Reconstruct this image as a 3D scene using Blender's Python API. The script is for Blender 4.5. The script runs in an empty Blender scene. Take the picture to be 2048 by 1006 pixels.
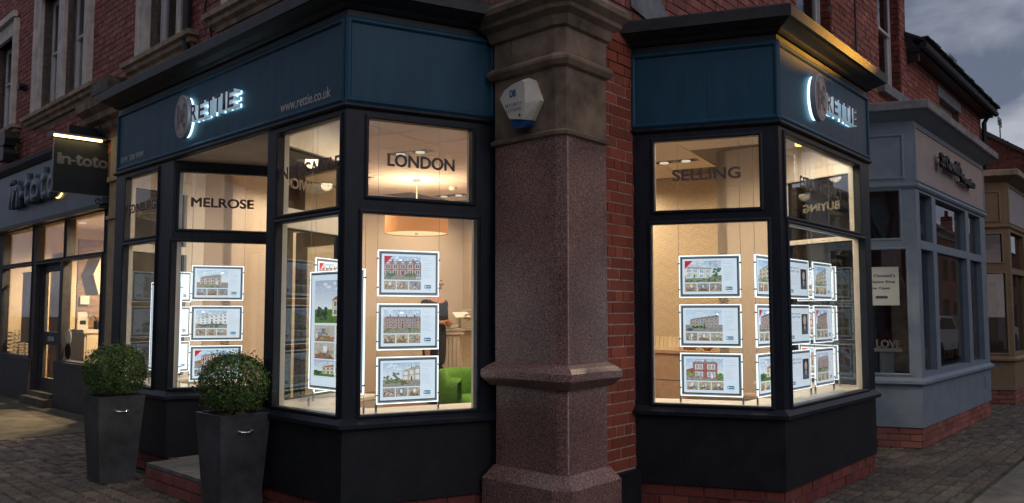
import bpy, bmesh, math, random
from mathutils import Matrix, Vector
R = math.radians
S = bpy.context.scene
COL = S.collection
random.seed(7)

# ------------------------------------------------------------------ camera
cam_d = bpy.data.cameras.new('camera'); cam = bpy.data.objects.new('camera', cam_d); COL.objects.link(cam)
cam.location = (0, 0, 1.55); cam.rotation_euler = (R(94.17), 0, 0)
cam_d.sensor_width = 36; cam_d.lens = 29.47; cam_d.clip_end = 600; cam_d.clip_start = .05
S.camera = cam
# ------------------------------------------------------------------ sky (dusk, broken cloud)
W = bpy.data.worlds.new('World'); S.world = W; W.use_nodes = True
nt = W.node_tree; nt.nodes.clear()
def wn(t, **k):
    n = nt.nodes.new(t)
    for a, b in k.items(): setattr(n, a, b)
    return n
sky = wn('ShaderNodeTexSky', sky_type='NISHITA'); sky.sun_disc = False
sky.sun_elevation = R(4); sky.sun_rotation = R(200)
bg1 = wn('ShaderNodeBackground'); bg1.inputs[1].default_value = .05
nt.links.new(sky.outputs[0], bg1.inputs[0])
tc = wn('ShaderNodeTexCoord'); mp = wn('ShaderNodeMapping'); mp.inputs['Scale'].default_value = (1, 1, 2.2)
mp.inputs['Location'].default_value = (.35, .1, .0)
nt.links.new(tc.outputs['Generated'], mp.inputs[0])
nz = wn('ShaderNodeTexNoise'); nz.inputs['Scale'].default_value = 5.5; nz.inputs['Detail'].default_value = 7; nz.inputs['Roughness'].default_value = .5
nz.inputs['Distortion'].default_value = .3
nt.links.new(mp.outputs[0], nz.inputs[0])
cr = wn('ShaderNodeValToRGB')
cr.color_ramp.elements[0].position = .40; cr.color_ramp.elements[0].color = (.13, .155, .225, 1)
cr.color_ramp.elements[1].position = .60; cr.color_ramp.elements[1].color = (.42, .44, .51, 1)
nt.links.new(nz.outputs[0], cr.inputs[0])
bg2 = wn('ShaderNodeBackground'); bg2.inputs[1].default_value = 1.1
nt.links.new(cr.outputs[0], bg2.inputs[0])
mx = wn('ShaderNodeMixShader'); mx.inputs[0].default_value = .9
nt.links.new(bg1.outputs[0], mx.inputs[1]); nt.links.new(bg2.outputs[0], mx.inputs[2])
wo = wn('ShaderNodeOutputWorld'); nt.links.new(mx.outputs[0], wo.inputs[0])
# ------------------------------------------------------------------ last daylight (soft) and exposure
sd = bpy.data.lights.new('sun', 'SUN'); sd.energy = .42; sd.angle = R(40); sd.color = (1, .82, .74)
so = bpy.data.objects.new('sun', sd); COL.objects.link(so); so.rotation_euler = (R(52), 0, R(38))
S.view_settings.view_transform = 'Standard'; S.view_settings.look = 'None'
S.view_settings.exposure = 0; S.view_settings.gamma = 1; S.view_settings.use_curve_mapping = False
S.render.engine = 'CYCLES'
S.cycles.max_bounces = 10; S.cycles.transparent_max_bounces = 24; S.cycles.glossy_bounces = 4; S.cycles.diffuse_bounces = 4
S.cycles.use_denoising = True; S.cycles.sample_clamp_indirect = 4
S.cycles.caustics_reflective = False; S.cycles.caustics_refractive = False

# ------------------------------------------------------------------ helpers
WM = {}
I4 = Matrix.Identity(4)
def fr(x, y, az, z=0):
    a = R(az); c, s = math.cos(a), math.sin(a)
    return Matrix(((c, -s, 0, x), (s, c, 0, y), (0, 0, 1, z), (0, 0, 0, 1)))
def at(F, u, v=0, z=0):
    p = F @ Vector((u, v, z)); return (p.x, p.y, p.z) if z else (p.x, p.y)
def da(az): return Vector((math.cos(R(az)), math.sin(R(az))))
def isect(F1, v1, F2, v2):
    p = Vector(at(F1, 0, v1)); q = Vector(at(F2, 0, v2)); d = (F1.to_3x3() @ Vector((1, 0, 0))).xy; e = (F2.to_3x3() @ Vector((1, 0, 0))).xy
    w = q - p; den = d.x * e.y - d.y * e.x; t = (w.x * e.y - w.y * e.x) / den
    r = p + d * t; return (r.x, r.y)

class MB:
    def __init__(s): s.v = []; s.f = []; s.m = []; s.c = []
    def add(s, vs, fs, mi=0, col=None, M=None):
        b = len(s.v)
        if M is not None: vs = [tuple(M @ Vector(p)) for p in vs]
        s.v += [tuple(p) for p in vs]
        for f in fs: s.f.append([b + i for i in f]); s.m.append(mi); s.c.append(col or (1, 1, 1))
        return s
    def box(s, x0, x1, y0, y1, z0, z1, mi=0, M=None, col=None):
        vs = [(x0, y0, z0), (x1, y0, z0), (x1, y1, z0), (x0, y1, z0), (x0, y0, z1), (x1, y0, z1), (x1, y1, z1), (x0, y1, z1)]
        return s.add(vs, [(0, 3, 2, 1), (4, 5, 6, 7), (0, 1, 5, 4), (1, 2, 6, 5), (2, 3, 7, 6), (3, 0, 4, 7)], mi, col, M)
    def vprism(s, pts, z0, z1, mi=0, M=None):
        n = len(pts); vs = [(p[0], p[1], z0) for p in pts] + [(p[0], p[1], z1) for p in pts]
        fs = [list(range(n))[::-1], list(range(n, 2 * n))] + [(i, (i + 1) % n, n + (i + 1) % n, n + i) for i in range(n)]
        return s.add(vs, fs, mi, None, M)
    def uprism(s, pts, y0, y1, mi=0, M=None):       # polygon in x-z, extruded along y
        n = len(pts); vs = [(p[0], y0, p[1]) for p in pts] + [(p[0], y1, p[1]) for p in pts]
        fs = [list(range(n)), list(range(n, 2 * n))[::-1]] + [(i, n + i, n + (i + 1) % n, (i + 1) % n) for i in range(n)]
        return s.add(vs, fs, mi, None, M)
    def taper(s, b, t, z0, z1, mi=0, M=None):        # frustum: half sizes
        (a, c), (d, e) = b, t
        vs = [(-a, -c, z0), (a, -c, z0), (a, c, z0), (-a, c, z0), (-d, -e, z1), (d, -e, z1), (d, e, z1), (-d, e, z1)]
        return s.add(vs, [(0, 3, 2, 1), (4, 5, 6, 7), (0, 1, 5, 4), (1, 2, 6, 5), (2, 3, 7, 6), (3, 0, 4, 7)], mi, None, M)
    def tube(s, pts, r, n=8, mi=0, M=None):
        pts = [Vector(p) for p in pts]; vs = []; fs = []
        rr = r if isinstance(r, (list, tuple)) else [r] * len(pts)
        for i, p in enumerate(pts):
            d = (pts[min(i + 1, len(pts) - 1)] - pts[max(i - 1, 0)]).normalized()
            a = d.cross(Vector((0, 0, 1)) if abs(d.z) < .9 else Vector((1, 0, 0))).normalized(); b = d.cross(a)
            for k in range(n):
                t = 2 * math.pi * k / n; vs.append(p + (a * math.cos(t) + b * math.sin(t)) * rr[i])
        for i in range(len(pts) - 1):
            for k in range(n): fs.append((i * n + k, i * n + (k + 1) % n, (i + 1) * n + (k + 1) % n, (i + 1) * n + k))
        fs.append(list(range(n))[::-1]); fs.append([(len(pts) - 1) * n + k for k in range(n)])
        return s.add(vs, fs, mi, None, M)
    def lathe(s, prof, n=24, mi=0, M=None):
        vs = []; fs = []
        for r, z in prof:
            for k in range(n): t = 2 * math.pi * k / n; vs.append((r * math.cos(t), r * math.sin(t), z))
        for i in range(len(prof) - 1):
            for k in range(n): fs.append((i * n + k, i * n + (k + 1) % n, (i + 1) * n + (k + 1) % n, (i + 1) * n + k))
        fs.append(list(range(n))[::-1]); fs.append([(len(prof) - 1) * n + k for k in range(n)])
        return s.add(vs, fs, mi, None, M)
    def sweep(s, path, prof, mi=0):                  # outward = right of the path; prof closed polygon of (out, z)
        P = [Vector(p[:2]) for p in path]; n = len(prof); vs = []; fs = []
        for i, p in enumerate(P):
            ns = []
            if i > 0: d = (p - P[i - 1]).normalized(); ns.append(Vector((d.y, -d.x)))
            if i < len(P) - 1: d = (P[i + 1] - p).normalized(); ns.append(Vector((d.y, -d.x)))
            m = ns[0] if len(ns) == 1 else (ns[0] + ns[1]) / (1 + ns[0].dot(ns[1]))
            for o, z in prof: q = p + m * o; vs.append((q.x, q.y, z))
        for i in range(len(P) - 1):
            for k in range(n): fs.append((i * n + k, i * n + (k + 1) % n, (i + 1) * n + (k + 1) % n, (i + 1) * n + k))
        fs.append(list(range(n))); fs.append([(len(P) - 1) * n + k for k in range(n)][::-1])
        return s.add(vs, fs, mi)
    def holed(s, U0, U1, Z0, Z1, holes, v0, v1, mi=0):
        us = sorted({U0, U1, *[h[0] for h in holes], *[h[1] for h in holes]}); zs = sorted({Z0, Z1, *[h[2] for h in holes], *[h[3] for h in holes]})
        us = [u for u in us if U0 <= u <= U1]; zs = [z for z in zs if Z0 <= z <= Z1]
        nu, nz_ = len(us) - 1, len(zs) - 1
        def solid(i, j):
            if i < 0 or j < 0 or i >= nu or j >= nz_: return False
            a, b = (us[i] + us[i + 1]) / 2, (zs[j] + zs[j + 1]) / 2
            return not any(h[0] < a < h[1] and h[2] < b < h[3] for h in holes)
        for i in range(nu):
            for j in range(nz_):
                if not solid(i, j): continue
                a, b, c, d = us[i], us[i + 1], zs[j], zs[j + 1]
                s.add([(a, v0, c), (b, v0, c), (b, v0, d), (a, v0, d)], [(0, 1, 2, 3)], mi)
                s.add([(a, v1, c), (b, v1, c), (b, v1, d), (a, v1, d)], [(3, 2, 1, 0)], mi)
                if not solid(i - 1, j): s.add([(a, v0, c), (a, v0, d), (a, v1, d), (a, v1, c)], [(0, 1, 2, 3)], mi)
                if not solid(i + 1, j): s.add([(b, v0, c), (b, v0, d), (b, v1, d), (b, v1, c)], [(3, 2, 1, 0)], mi)
                if not solid(i, j - 1): s.add([(a, v0, c), (a, v1, c), (b, v1, c), (b, v0, c)], [(0, 1, 2, 3)], mi)
                if not solid(i, j + 1): s.add([(a, v0, d), (a, v1, d), (b, v1, d), (b, v0, d)], [(3, 2, 1, 0)], mi)
        return s
    def ring(s, h, w, v0, v1, w2=None, mi=0):         # picture-frame moulding around hole h (outside it), bevelled
        a, b, c, d = h; w2 = w * .55 if w2 is None else w2
        L = [(0, v1), (0, v0 + (v1 - v0) * .4), (w2 * .5, v0), (w2, v0), (w, v0 + (v1 - v0) * .5), (w, v1)]
        vs = []
        for o, v in L: vs += [(a - o, v, c - o), (b + o, v, c - o), (b + o, v, d + o), (a - o, v, d + o)]
        fs = []
        for i in range(len(L) - 1):
            for k in range(4): fs.append((i * 4 + k, i * 4 + (k + 1) % 4, (i + 1) * 4 + (k + 1) % 4, (i + 1) * 4 + k))
        return s.add(vs, fs, mi)
    def build(s, name, mats, smooth=False, color=False, recalc=True):
        me = bpy.data.meshes.new(name); me.from_pydata(s.v, [], s.f)
        for m in (mats if isinstance(mats, (list, tuple)) else [mats]): me.materials.append(m)
        me.polygons.foreach_set('material_index', s.m)
        if color:
            at_ = me.color_attributes.new('col', 'FLOAT_COLOR', 'CORNER'); cs = []
            for f, c in zip(s.f, s.c):
                if isinstance(c[0], (tuple, list)):
                    for q in c: cs += [*q, 1]
                else:
                    for _ in f: cs += [*c, 1]
            at_.data.foreach_set('color', cs)
        elif recalc:
            bm = bmesh.new(); bm.from_mesh(me); bmesh.ops.recalc_face_normals(bm, faces=bm.faces); bm.to_mesh(me); bm.free()
        if smooth: me.polygons.foreach_set('use_smooth', [True] * len(me.polygons))
        me.update(); return me

def put(o, parent=None, M=I4):
    COL.objects.link(o)
    if parent is not None:
        o.parent = parent; o.matrix_parent_inverse = WM[parent.name].inverted()
    o.matrix_basis = M; WM[o.name] = M.copy(); return o
def obj(name, mb, mats, parent=None, M=I4, smooth=False, color=False, recalc=True, **tags):
    me = mb if isinstance(mb, bpy.types.Mesh) else mb.build(name, mats, smooth, color, recalc)
    o = put(bpy.data.objects.new(name, me), parent, M)
    for k, v in tags.items(): o[k] = v
    return o
def thing(name, label, cat, M=I4, group=None):
    o = bpy.data.objects.new(name, None); o.empty_display_size = .1; put(o, None, M)
    o['label'] = label; o['category'] = cat
    if group: o['group'] = group
    return o
def struct(name, mb, mats, M=I4, **k): return obj(name, mb, mats, None, M, kind='structure', **k)
def dup(o, M, label=None, mirror=None):
    def cp(src, par):
        c = src.copy(); COL.objects.link(c)
        if par is not None: c.parent = par
        for ch in list(src.children): cp(ch, c)
        return c
    c = cp(o, None); c.matrix_basis = M; WM[c.name] = M.copy()
    if label: c['label'] = label
    return c
TXT = {}
def text_mesh(name, s, w, h, depth=0.0, mats=None, spacing=1.0, bold=.036):
    cu = bpy.data.curves.new('t', 'FONT'); cu.body = s; cu.size = 1; cu.extrude = 0; cu.space_character = spacing; cu.offset = bold if depth > .004 else 0; cu.resolution_u = 5
    o = bpy.data.objects.new('t', cu); COL.objects.link(o)
    bpy.context.view_layer.update()
    me = bpy.data.meshes.new_from_object(o.evaluated_get(bpy.context.evaluated_depsgraph_get()))
    bpy.data.objects.remove(o)
    xs = [v.co.x for v in me.vertices]; ys = [v.co.y for v in me.vertices]
    x0, x1, y0, y1 = min(xs), max(xs), min(ys), max(ys)
    bm = bmesh.new(); bm.from_mesh(me)
    for v in bm.verts: v.co = Vector(((v.co.x - x0) / (x1 - x0) * w, (v.co.y - y0) / (y1 - y0) * h, 0))
    bmesh.ops.remove_doubles(bm, verts=bm.verts, dist=1e-5)
    if bold and depth <= .004:
        hh = bold * h / .72; base = list(bm.faces)
        for k, (dx, dy) in enumerate(((1, .4), (-1, -.4), (.5, -1), (-.5, 1))):
            g = bmesh.ops.duplicate(bm, geom=base)['geom']
            for v in [e for e in g if isinstance(e, bmesh.types.BMVert)]: v.co += Vector((dx * hh, dy * hh * .8, .00015 * (k + 1)))
    if depth > .004:
        fs = list(bm.faces)
        g = bmesh.ops.extrude_face_region(bm, geom=fs)
        for v in [e for e in g['geom'] if isinstance(e, bmesh.types.BMVert)]: v.co.z += depth
        bmesh.ops.recalc_face_normals(bm, faces=bm.faces)
    bm.to_mesh(me); bm.free(); me.name = name; me.materials.clear()
    for m in (mats if isinstance(mats, (list, tuple)) else [mats]): me.materials.append(m)
    if depth > .004 and isinstance(mats, (list, tuple)) and len(mats) > 1:
        for p in me.polygons: p.material_index = 0 if abs(p.normal.z) > .7 else 1
    return me
# lettering frame: x along the facade, y up, facing out of the wall
def TM(F, u, v, z, az=0): return F @ Matrix(((1, 0, 0, u), (0, 0, -1, v), (0, 1, 0, z), (0, 0, 0, 1)))

def proj(p):
    c, s = math.cos(R(4.17)), math.sin(R(4.17)); z = p[2] - 1.55; d = p[1] * c + z * s
    if d < .1: return None
    return 1024 + 1676.7 * p[0] / d, 503 - 1676.7 * (-p[1] * s + z * c) / d, d

# ------------------------------------------------------------------ materials
def mat(name, col, rough=.6, var=.18, scale=6, bump=0.0, bscale=40, metal=0, spec=.4, col2=None, rnd=0, stretch=None, coord='Object', detail=4):
    m = bpy.data.materials.new(name); m.use_nodes = True; t = m.node_tree; b = t.nodes['Principled BSDF']
    b.inputs['Roughness'].default_value = rough; b.inputs['Metallic'].default_value = metal
    b.inputs['Specular IOR Level'].default_value = spec
    tcn = t.nodes.new('ShaderNodeTexCoord'); src = tcn.outputs[coord]
    if stretch:
        mpn = t.nodes.new('ShaderNodeMapping'); mpn.inputs['Scale'].default_value = stretch; t.links.new(src, mpn.inputs[0]); src = mpn.outputs[0]
    n = t.nodes.new('ShaderNodeTexNoise'); n.inputs['Scale'].default_value = scale; n.inputs['Detail'].default_value = detail; n.inputs['Roughness'].default_value = .65
    t.links.new(src, n.inputs[0])
    r = t.nodes.new('ShaderNodeValToRGB')
    lo = [max(0, c * (1 - var * 1.6)) for c in col]; hi = [min(1, c * (1 + var * 1.6)) for c in (col2 or col)]
    r.color_ramp.elements[0].position = .3; r.color_ramp.elements[0].color = (*lo, 1)
    r.color_ramp.elements[1].position = .7; r.color_ramp.elements[1].color = (*hi, 1)
    t.links.new(n.outputs[0], r.inputs[0]); outc = r.outputs[0]
    if rnd:
        g = t.nodes.new('ShaderNodeNewGeometry'); oi = t.nodes.new('ShaderNodeObjectInfo')
        ad = t.nodes.new('ShaderNodeMath'); ad.operation = 'ADD'; fc = t.nodes.new('ShaderNodeMath'); fc.operation = 'FRACT'
        t.links.new(g.outputs['Random Per Island'], ad.inputs[0]); t.links.new(oi.outputs['Random'], ad.inputs[1]); t.links.new(ad.outputs[0], fc.inputs[0])
        r2 = t.nodes.new('ShaderNodeValToRGB'); r2.color_ramp.interpolation = 'LINEAR'
        e = r2.color_ramp.elements; e[0].position = 0; e[0].color = (1 - rnd, 1 - rnd, 1 - rnd * .9, 1); e[1].position = 1; e[1].color = (1 + rnd, 1 + rnd * .8, 1 + rnd * .7, 1)
        x = e.new(.5); x.color = (1, 1 - rnd * .35, 1 - rnd * .3, 1)
        x = e.new(.75); x.color = (1 - rnd * .3, 1 - rnd * .1, 1 + rnd * .1, 1)
        t.links.new(fc.outputs[0], r2.inputs[0])
        mm = t.nodes.new('ShaderNodeMix'); mm.data_type = 'RGBA'; mm.blend_type = 'MULTIPLY'; mm.inputs[0].default_value = 1
        t.links.new(outc, mm.inputs[6]); t.links.new(r2.outputs[0], mm.inputs[7]); outc = mm.outputs[2]
    t.links.new(outc, b.inputs['Base Color'])
    if bump:
        n2 = t.nodes.new('ShaderNodeTexNoise'); n2.inputs['Scale'].default_value = bscale; n2.inputs['Detail'].default_value = 3
        t.links.new(src, n2.inputs[0]); bp = t.nodes.new('ShaderNodeBump'); bp.inputs['Strength'].default_value = bump; bp.inputs['Distance'].default_value = .01
        t.links.new(n2.outputs[0], bp.inputs['Height']); t.links.new(bp.outputs[0], b.inputs['Normal'])
    return m
def emit(name, col, st):
    m = bpy.data.materials.new(name); m.use_nodes = True; t = m.node_tree; t.nodes.clear()
    e = t.nodes.new('ShaderNodeEmission'); e.inputs[0].default_value = (*col, 1); e.inputs[1].default_value = st
    o = t.nodes.new('ShaderNodeOutputMaterial'); t.links.new(e.outputs[0], o.inputs[0]); return m
def glass(name, base=.05, tint=(.96, .98, .97), grime=.02):
    m = bpy.data.materials.new(name); m.use_nodes = True; t = m.node_tree; t.nodes.clear()
    lw = t.nodes.new('ShaderNodeLayerWeight'); p = t.nodes.new('ShaderNodeMath'); p.operation = 'POWER'; p.inputs[1].default_value = 5.0
    t.links.new(lw.outputs['Facing'], p.inputs[0])
    ma = t.nodes.new('ShaderNodeMath'); ma.operation = 'MULTIPLY_ADD'; ma.inputs[1].default_value = .9; ma.inputs[2].default_value = base
    t.links.new(p.outputs[0], ma.inputs[0])
    tr = t.nodes.new('ShaderNodeBsdfTransparent'); tr.inputs[0].default_value = (*tint, 1)
    gl = t.nodes.new('ShaderNodeBsdfGlossy'); gl.inputs['Roughness'].default_value = .0
    mxs = t.nodes.new('ShaderNodeMixShader'); t.links.new(ma.outputs[0], mxs.inputs[0]); t.links.new(tr.outputs[0], mxs.inputs[1]); t.links.new(gl.outputs[0], mxs.inputs[2])
    o = t.nodes.new('ShaderNodeOutputMaterial'); t.links.new(mxs.outputs[0], o.inputs[0]); return m
def printm(name, st=.8, lit=True):
    m = bpy.data.materials.new(name); m.use_nodes = True; t = m.node_tree; b = t.nodes['Principled BSDF']
    a = t.nodes.new('ShaderNodeAttribute'); a.attribute_name = 'col'
    tcn = t.nodes.new('ShaderNodeTexCoord'); n = t.nodes.new('ShaderNodeTexNoise'); n.inputs['Scale'].default_value = 70; n.inputs['Detail'].default_value = 8; n.inputs['Roughness'].default_value = .75
    t.links.new(tcn.outputs['Object'], n.inputs[0])
    mr = t.nodes.new('ShaderNodeMapRange'); mr.inputs[1].default_value = .3; mr.inputs[2].default_value = .7; mr.inputs[3].default_value = .3; mr.inputs[4].default_value = 1.45
    t.links.new(n.outputs[0], mr.inputs[0])
    # paper stays clean: the mottling fades out as the print gets pale
    bw = t.nodes.new('ShaderNodeRGBToBW'); t.links.new(a.outputs[0], bw.inputs[0])
    rr = t.nodes.new('ShaderNodeMapRange'); rr.inputs[1].default_value = .6; rr.inputs[2].default_value = .85; rr.inputs[3].default_value = 1; rr.inputs[4].default_value = 0
    t.links.new(bw.outputs[0], rr.inputs[0])
    mm = t.nodes.new('ShaderNodeMix'); mm.data_type = 'RGBA'; mm.blend_type = 'MULTIPLY'
    t.links.new(rr.outputs[0], mm.inputs[0]); t.links.new(a.outputs[0], mm.inputs[6]); t.links.new(mr.outputs[0], mm.inputs[7])
    t.links.new(mm.outputs[2], b.inputs['Base Color']); b.inputs['Roughness'].default_value = .4
    if lit:
        t.links.new(mm.outputs[2], b.inputs['Emission Color']); b.inputs['Emission Strength'].default_value = st
    return m

NAVY = mat('navy_paint', (.0115, .0165, .027), .42, .3, 5, .2, 40, stretch=(2.5, 2.5, .7))
TEAL = mat('teal_panel', (.010, .072, .130), .5, .12, 3, .1, 60, stretch=(2.5, 2.5, .5))
STALL = mat('stall_riser_paint', (.012, .014, .019), .55, .28, 5, .25, 90)
SOFFIT = mat('soffit_paint', (.42, .37, .32), .6, .1, 3)
WHITE = mat('white_paint', (.74, .72, .67), .45, .06, 5)
GLASS = glass('shop_glass', .08)
GLASSD = glass('old_glass', .10, (.8, .82, .84))
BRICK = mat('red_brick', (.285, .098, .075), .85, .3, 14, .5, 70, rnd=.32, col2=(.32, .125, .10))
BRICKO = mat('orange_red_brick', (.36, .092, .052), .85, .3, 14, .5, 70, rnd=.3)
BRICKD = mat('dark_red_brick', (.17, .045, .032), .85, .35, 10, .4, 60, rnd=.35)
BRICKP = mat('plinth_brick', (.22, .062, .048), .85, .35, 10, .4, 60, rnd=.35)
MORTAR = mat('mortar', (.17, .13, .115), .95, .3, 20, .4, 90)
MORTARL = mat('lime_mortar', (.55, .43, .38), .95, .3, 20, .4, 90)
SAND = mat('sandstone', (.215, .155, .11), .9, .38, 3.2, .35, 60, detail=7)
STONE = mat('painted_stone', (.60, .54, .51), .85, .16, 4, .2, 60)
SILLM = mat('sill_stone', (.36, .285, .21), .9, .3, 5, .3, 50)
LEAD = mat('lead_flashing', (.19, .20, .22), .6, .25, 6, .2, 30)
SLATE = mat('roof_slate', (.045, .043, .045), .8, .3, 6, .3, 30, rnd=.3)
IRON = mat('black_iron', (.012, .013, .015), .45, .2, 10)
STEEL = mat('brushed_steel', (.62, .62, .63), .25, .08, 12, metal=1)
VINYL = mat('frosted_vinyl', (.155, .14, .13), .7, .05, 5, spec=.2)
VINYLLIT = mat('room_lit_vinyl', (.34, .31, .27), .7, .05, 5, spec=.2)  # same vinyl; the room light on it is put into the paler colour
SIGNW = mat('sign_lettering_paint', (.62, .58, .58), .5, .05, 5)
BLACK = mat('black_gap', (.006, .006, .008), .7, .1, 5)
WALLIN = mat('beige_wallpaper', (.55, .475, .40), .85, .07, 60, .1, 200)
CEIL = mat('ceiling_tile', (.66, .58, .49), .9, .05, 30, .1, 120)
GRID = mat('ceiling_grid', (.16, .14, .12), .6, .05, 5)
FLOORM = mat('timber_floor', (.17, .09, .05), .45, .25, 4, .1, 40, stretch=(1, 8, 1))
def granite():
    m = mat('pink_granite', (.20, .125, .108), .36, .28, 95, .06, 120, spec=.45, col2=(.275, .175, .16), detail=2)
    t = m.node_tree; b = t.nodes['Principled BSDF']; src = b.inputs['Base Color'].links[0].from_socket
    tcn = t.nodes.new('ShaderNodeTexCoord'); vo = t.nodes.new('ShaderNodeTexVoronoi'); vo.inputs['Scale'].default_value = 190; t.links.new(tcn.outputs['Object'], vo.inputs[0])
    sep = t.nodes.new('ShaderNodeSeparateColor'); t.links.new(vo.outputs['Color'], sep.inputs[0])
    rp = t.nodes.new('ShaderNodeValToRGB'); e = rp.color_ramp.elements; rp.color_ramp.interpolation = 'CONSTANT'
    e[0].position = 0; e[0].color = (.42, .38, .38, 1); e[1].position = .3; e[1].color = (.9, .85, .85, 1); x = e.new(.72); x.color = (1.5, 1.28, 1.25, 1); x = e.new(.9); x.color = (1.8, 1.65, 1.65, 1)
    t.links.new(sep.outputs[0], rp.inputs[0])
    n3 = t.nodes.new('ShaderNodeTexNoise'); n3.inputs['Scale'].default_value = 1.7; n3.inputs['Detail'].default_value = 5; t.links.new(tcn.outputs['Object'], n3.inputs[0])
    r3 = t.nodes.new('ShaderNodeMapRange'); r3.inputs[1].default_value = .3; r3.inputs[2].default_value = .7; r3.inputs[3].default_value = .72; r3.inputs[4].default_value = 1.25; t.links.new(n3.outputs[0], r3.inputs[0])
    a = t.nodes.new('ShaderNodeMix'); a.data_type = 'RGBA'; a.blend_type = 'MULTIPLY'; a.inputs[0].default_value = 1; t.links.new(src, a.inputs[6]); t.links.new(rp.outputs[0], a.inputs[7])
    c = t.nodes.new('ShaderNodeMix'); c.data_type = 'RGBA'; c.blend_type = 'MULTIPLY'; c.inputs[0].default_value = 1; t.links.new(a.outputs[2], c.inputs[6]); t.links.new(r3.outputs[0], c.inputs[7])
    t.links.new(c.outputs[2], b.inputs['Base Color']); return m
GRAN = granite()
def herring():
    m = mat('herringbone_wallpaper', (.53, .43, .30), .8, .08, 30); t = m.node_tree; b = t.nodes['Principled BSDF']; src = b.inputs['Base Color'].links[0].from_socket
    tcn = t.nodes.new('ShaderNodeTexCoord'); sp = t.nodes.new('ShaderNodeSeparateXYZ'); t.links.new(tcn.outputs['Object'], sp.inputs[0])
    def M(op, a, bb=None):
        n = t.nodes.new('ShaderNodeMath'); n.operation = op
        for i, q in enumerate((a, bb)):
            if q is None: continue
            if isinstance(q, (int, float)): n.inputs[i].default_value = q
            else: t.links.new(q, n.inputs[i])
        return n.outputs[0]
    tri = M('PINGPONG', sp.outputs[0], .15); zz = M('ADD', sp.outputs[2], M('MULTIPLY', tri, .6)); k = M('FRACT', M('MULTIPLY', zz, 21.0)); line = M('LESS_THAN', k, .28)
    tone = M('FRACT', M('MULTIPLY', M('FLOOR', M('MULTIPLY', zz, 21.0)), .381))
    mm = t.nodes.new('ShaderNodeMix'); mm.data_type = 'RGBA'; mm.blend_type = 'MULTIPLY'; t.links.new(M('ADD', M('MULTIPLY', line, .24), M('MULTIPLY', tone, .12)), mm.inputs[0]); t.links.new(src, mm.inputs[6]); mm.inputs[7].default_value = (.35, .3, .26, 1)
    t.links.new(mm.outputs[2], b.inputs['Base Color']); return m
HERR = herring()
PRINT = printm('backlit_print', .88)
PAPER = printm('printed_card', 0, False)
EDGE = emit('light_panel_edge', (.86, .94, 1.0), 2.3)
EDGE2 = emit('light_panel_inner_edge', (.80, .90, 1.0), .8)
ACRYL = mat('acrylic_border', (.33, .36, .36), .2, .05, 5)

# ------------------------------------------------------------------ facade frames (measured from the photograph's perspective)
FA = fr(-1.2005, 5.9874, -44.75); FAR = fr(-1.2005, 5.9874, 27.99)
FBR = fr(2.105, 6.5384, -19.42); FB = fr(2.105, 6.5384, 50.51)
P1 = Vector(at(FA, -4.40)); P2 = Vector(at(FA, 0)); P3 = Vector(at(FAR, 1.32))
LE0 = P1 + da(62.5) * 1.15; FLE = fr(LE0.x, LE0.y, 242.5)
JL = Vector(at(FA, -2.93)); FRL = fr(JL.x, JL.y, 20.5); RL1 = Vector(at(FRL, 1.14))
JR = Vector(at(FA, -1.12)); RR0 = JR + da(69.6) * 1.14; FRR = fr(RR0.x, RR0.y, 249.6)
Q1 = Vector(at(FBR, -1.22)); Q2 = Vector(at(FB, 0)); Q3 = Vector(at(FB, 2.31)); RE1 = Q3 + da(120.5) * 1.15; FRE = fr(Q3.x, Q3.y, 120.5)
VA, VB = 1.15, 1.09            # wall planes behind the bays

# ------------------------------------------------------------------ bricks
BR_MESH = {}
def brick_unit(m):
    if m.name not in BR_MESH: BR_MESH[m.name] = MB().box(-.5, .5, -.5, .5, -.5, .5).build('brick', m)
    return BR_MESH[m.name]
def brick_boxes(u0, u1, z0, z1, v, holes=(), ch=.089, L=.235, depth=.06, j=.011, seed=1):
    rg = random.Random(seed); out = []; k = 0; z = z0
    while z < z1 - .02:
        zt = min(z + ch, z1); hdr = (k % 4 == 3); l = L * .5 if hdr else L
        u = u0 - (rg.random() * .03 + (l * .5 if k % 2 else 0))
        while u < u1:
            a, b = max(u + j / 2, u0), min(u + l - j / 2, u1)
            segs = [(a, b)]
            for h in holes:
                if h[2] < zt - .01 and h[3] > z + .01:
                    ns = []
                    for p, q in segs:
                        if h[1] <= p or h[0] >= q: ns.append((p, q)); continue
                        if h[0] - p > .03: ns.append((p, h[0]))
                        if q - h[1] > .03: ns.append((h[1], q))
                    segs = ns
            for p, q in segs:
                if q - p > .03: out.append((p, q, z + j / 2, zt - j / 2, v + rg.uniform(-.003, .003), depth))
            u += l
        z += ch; k += 1
    return out
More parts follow.
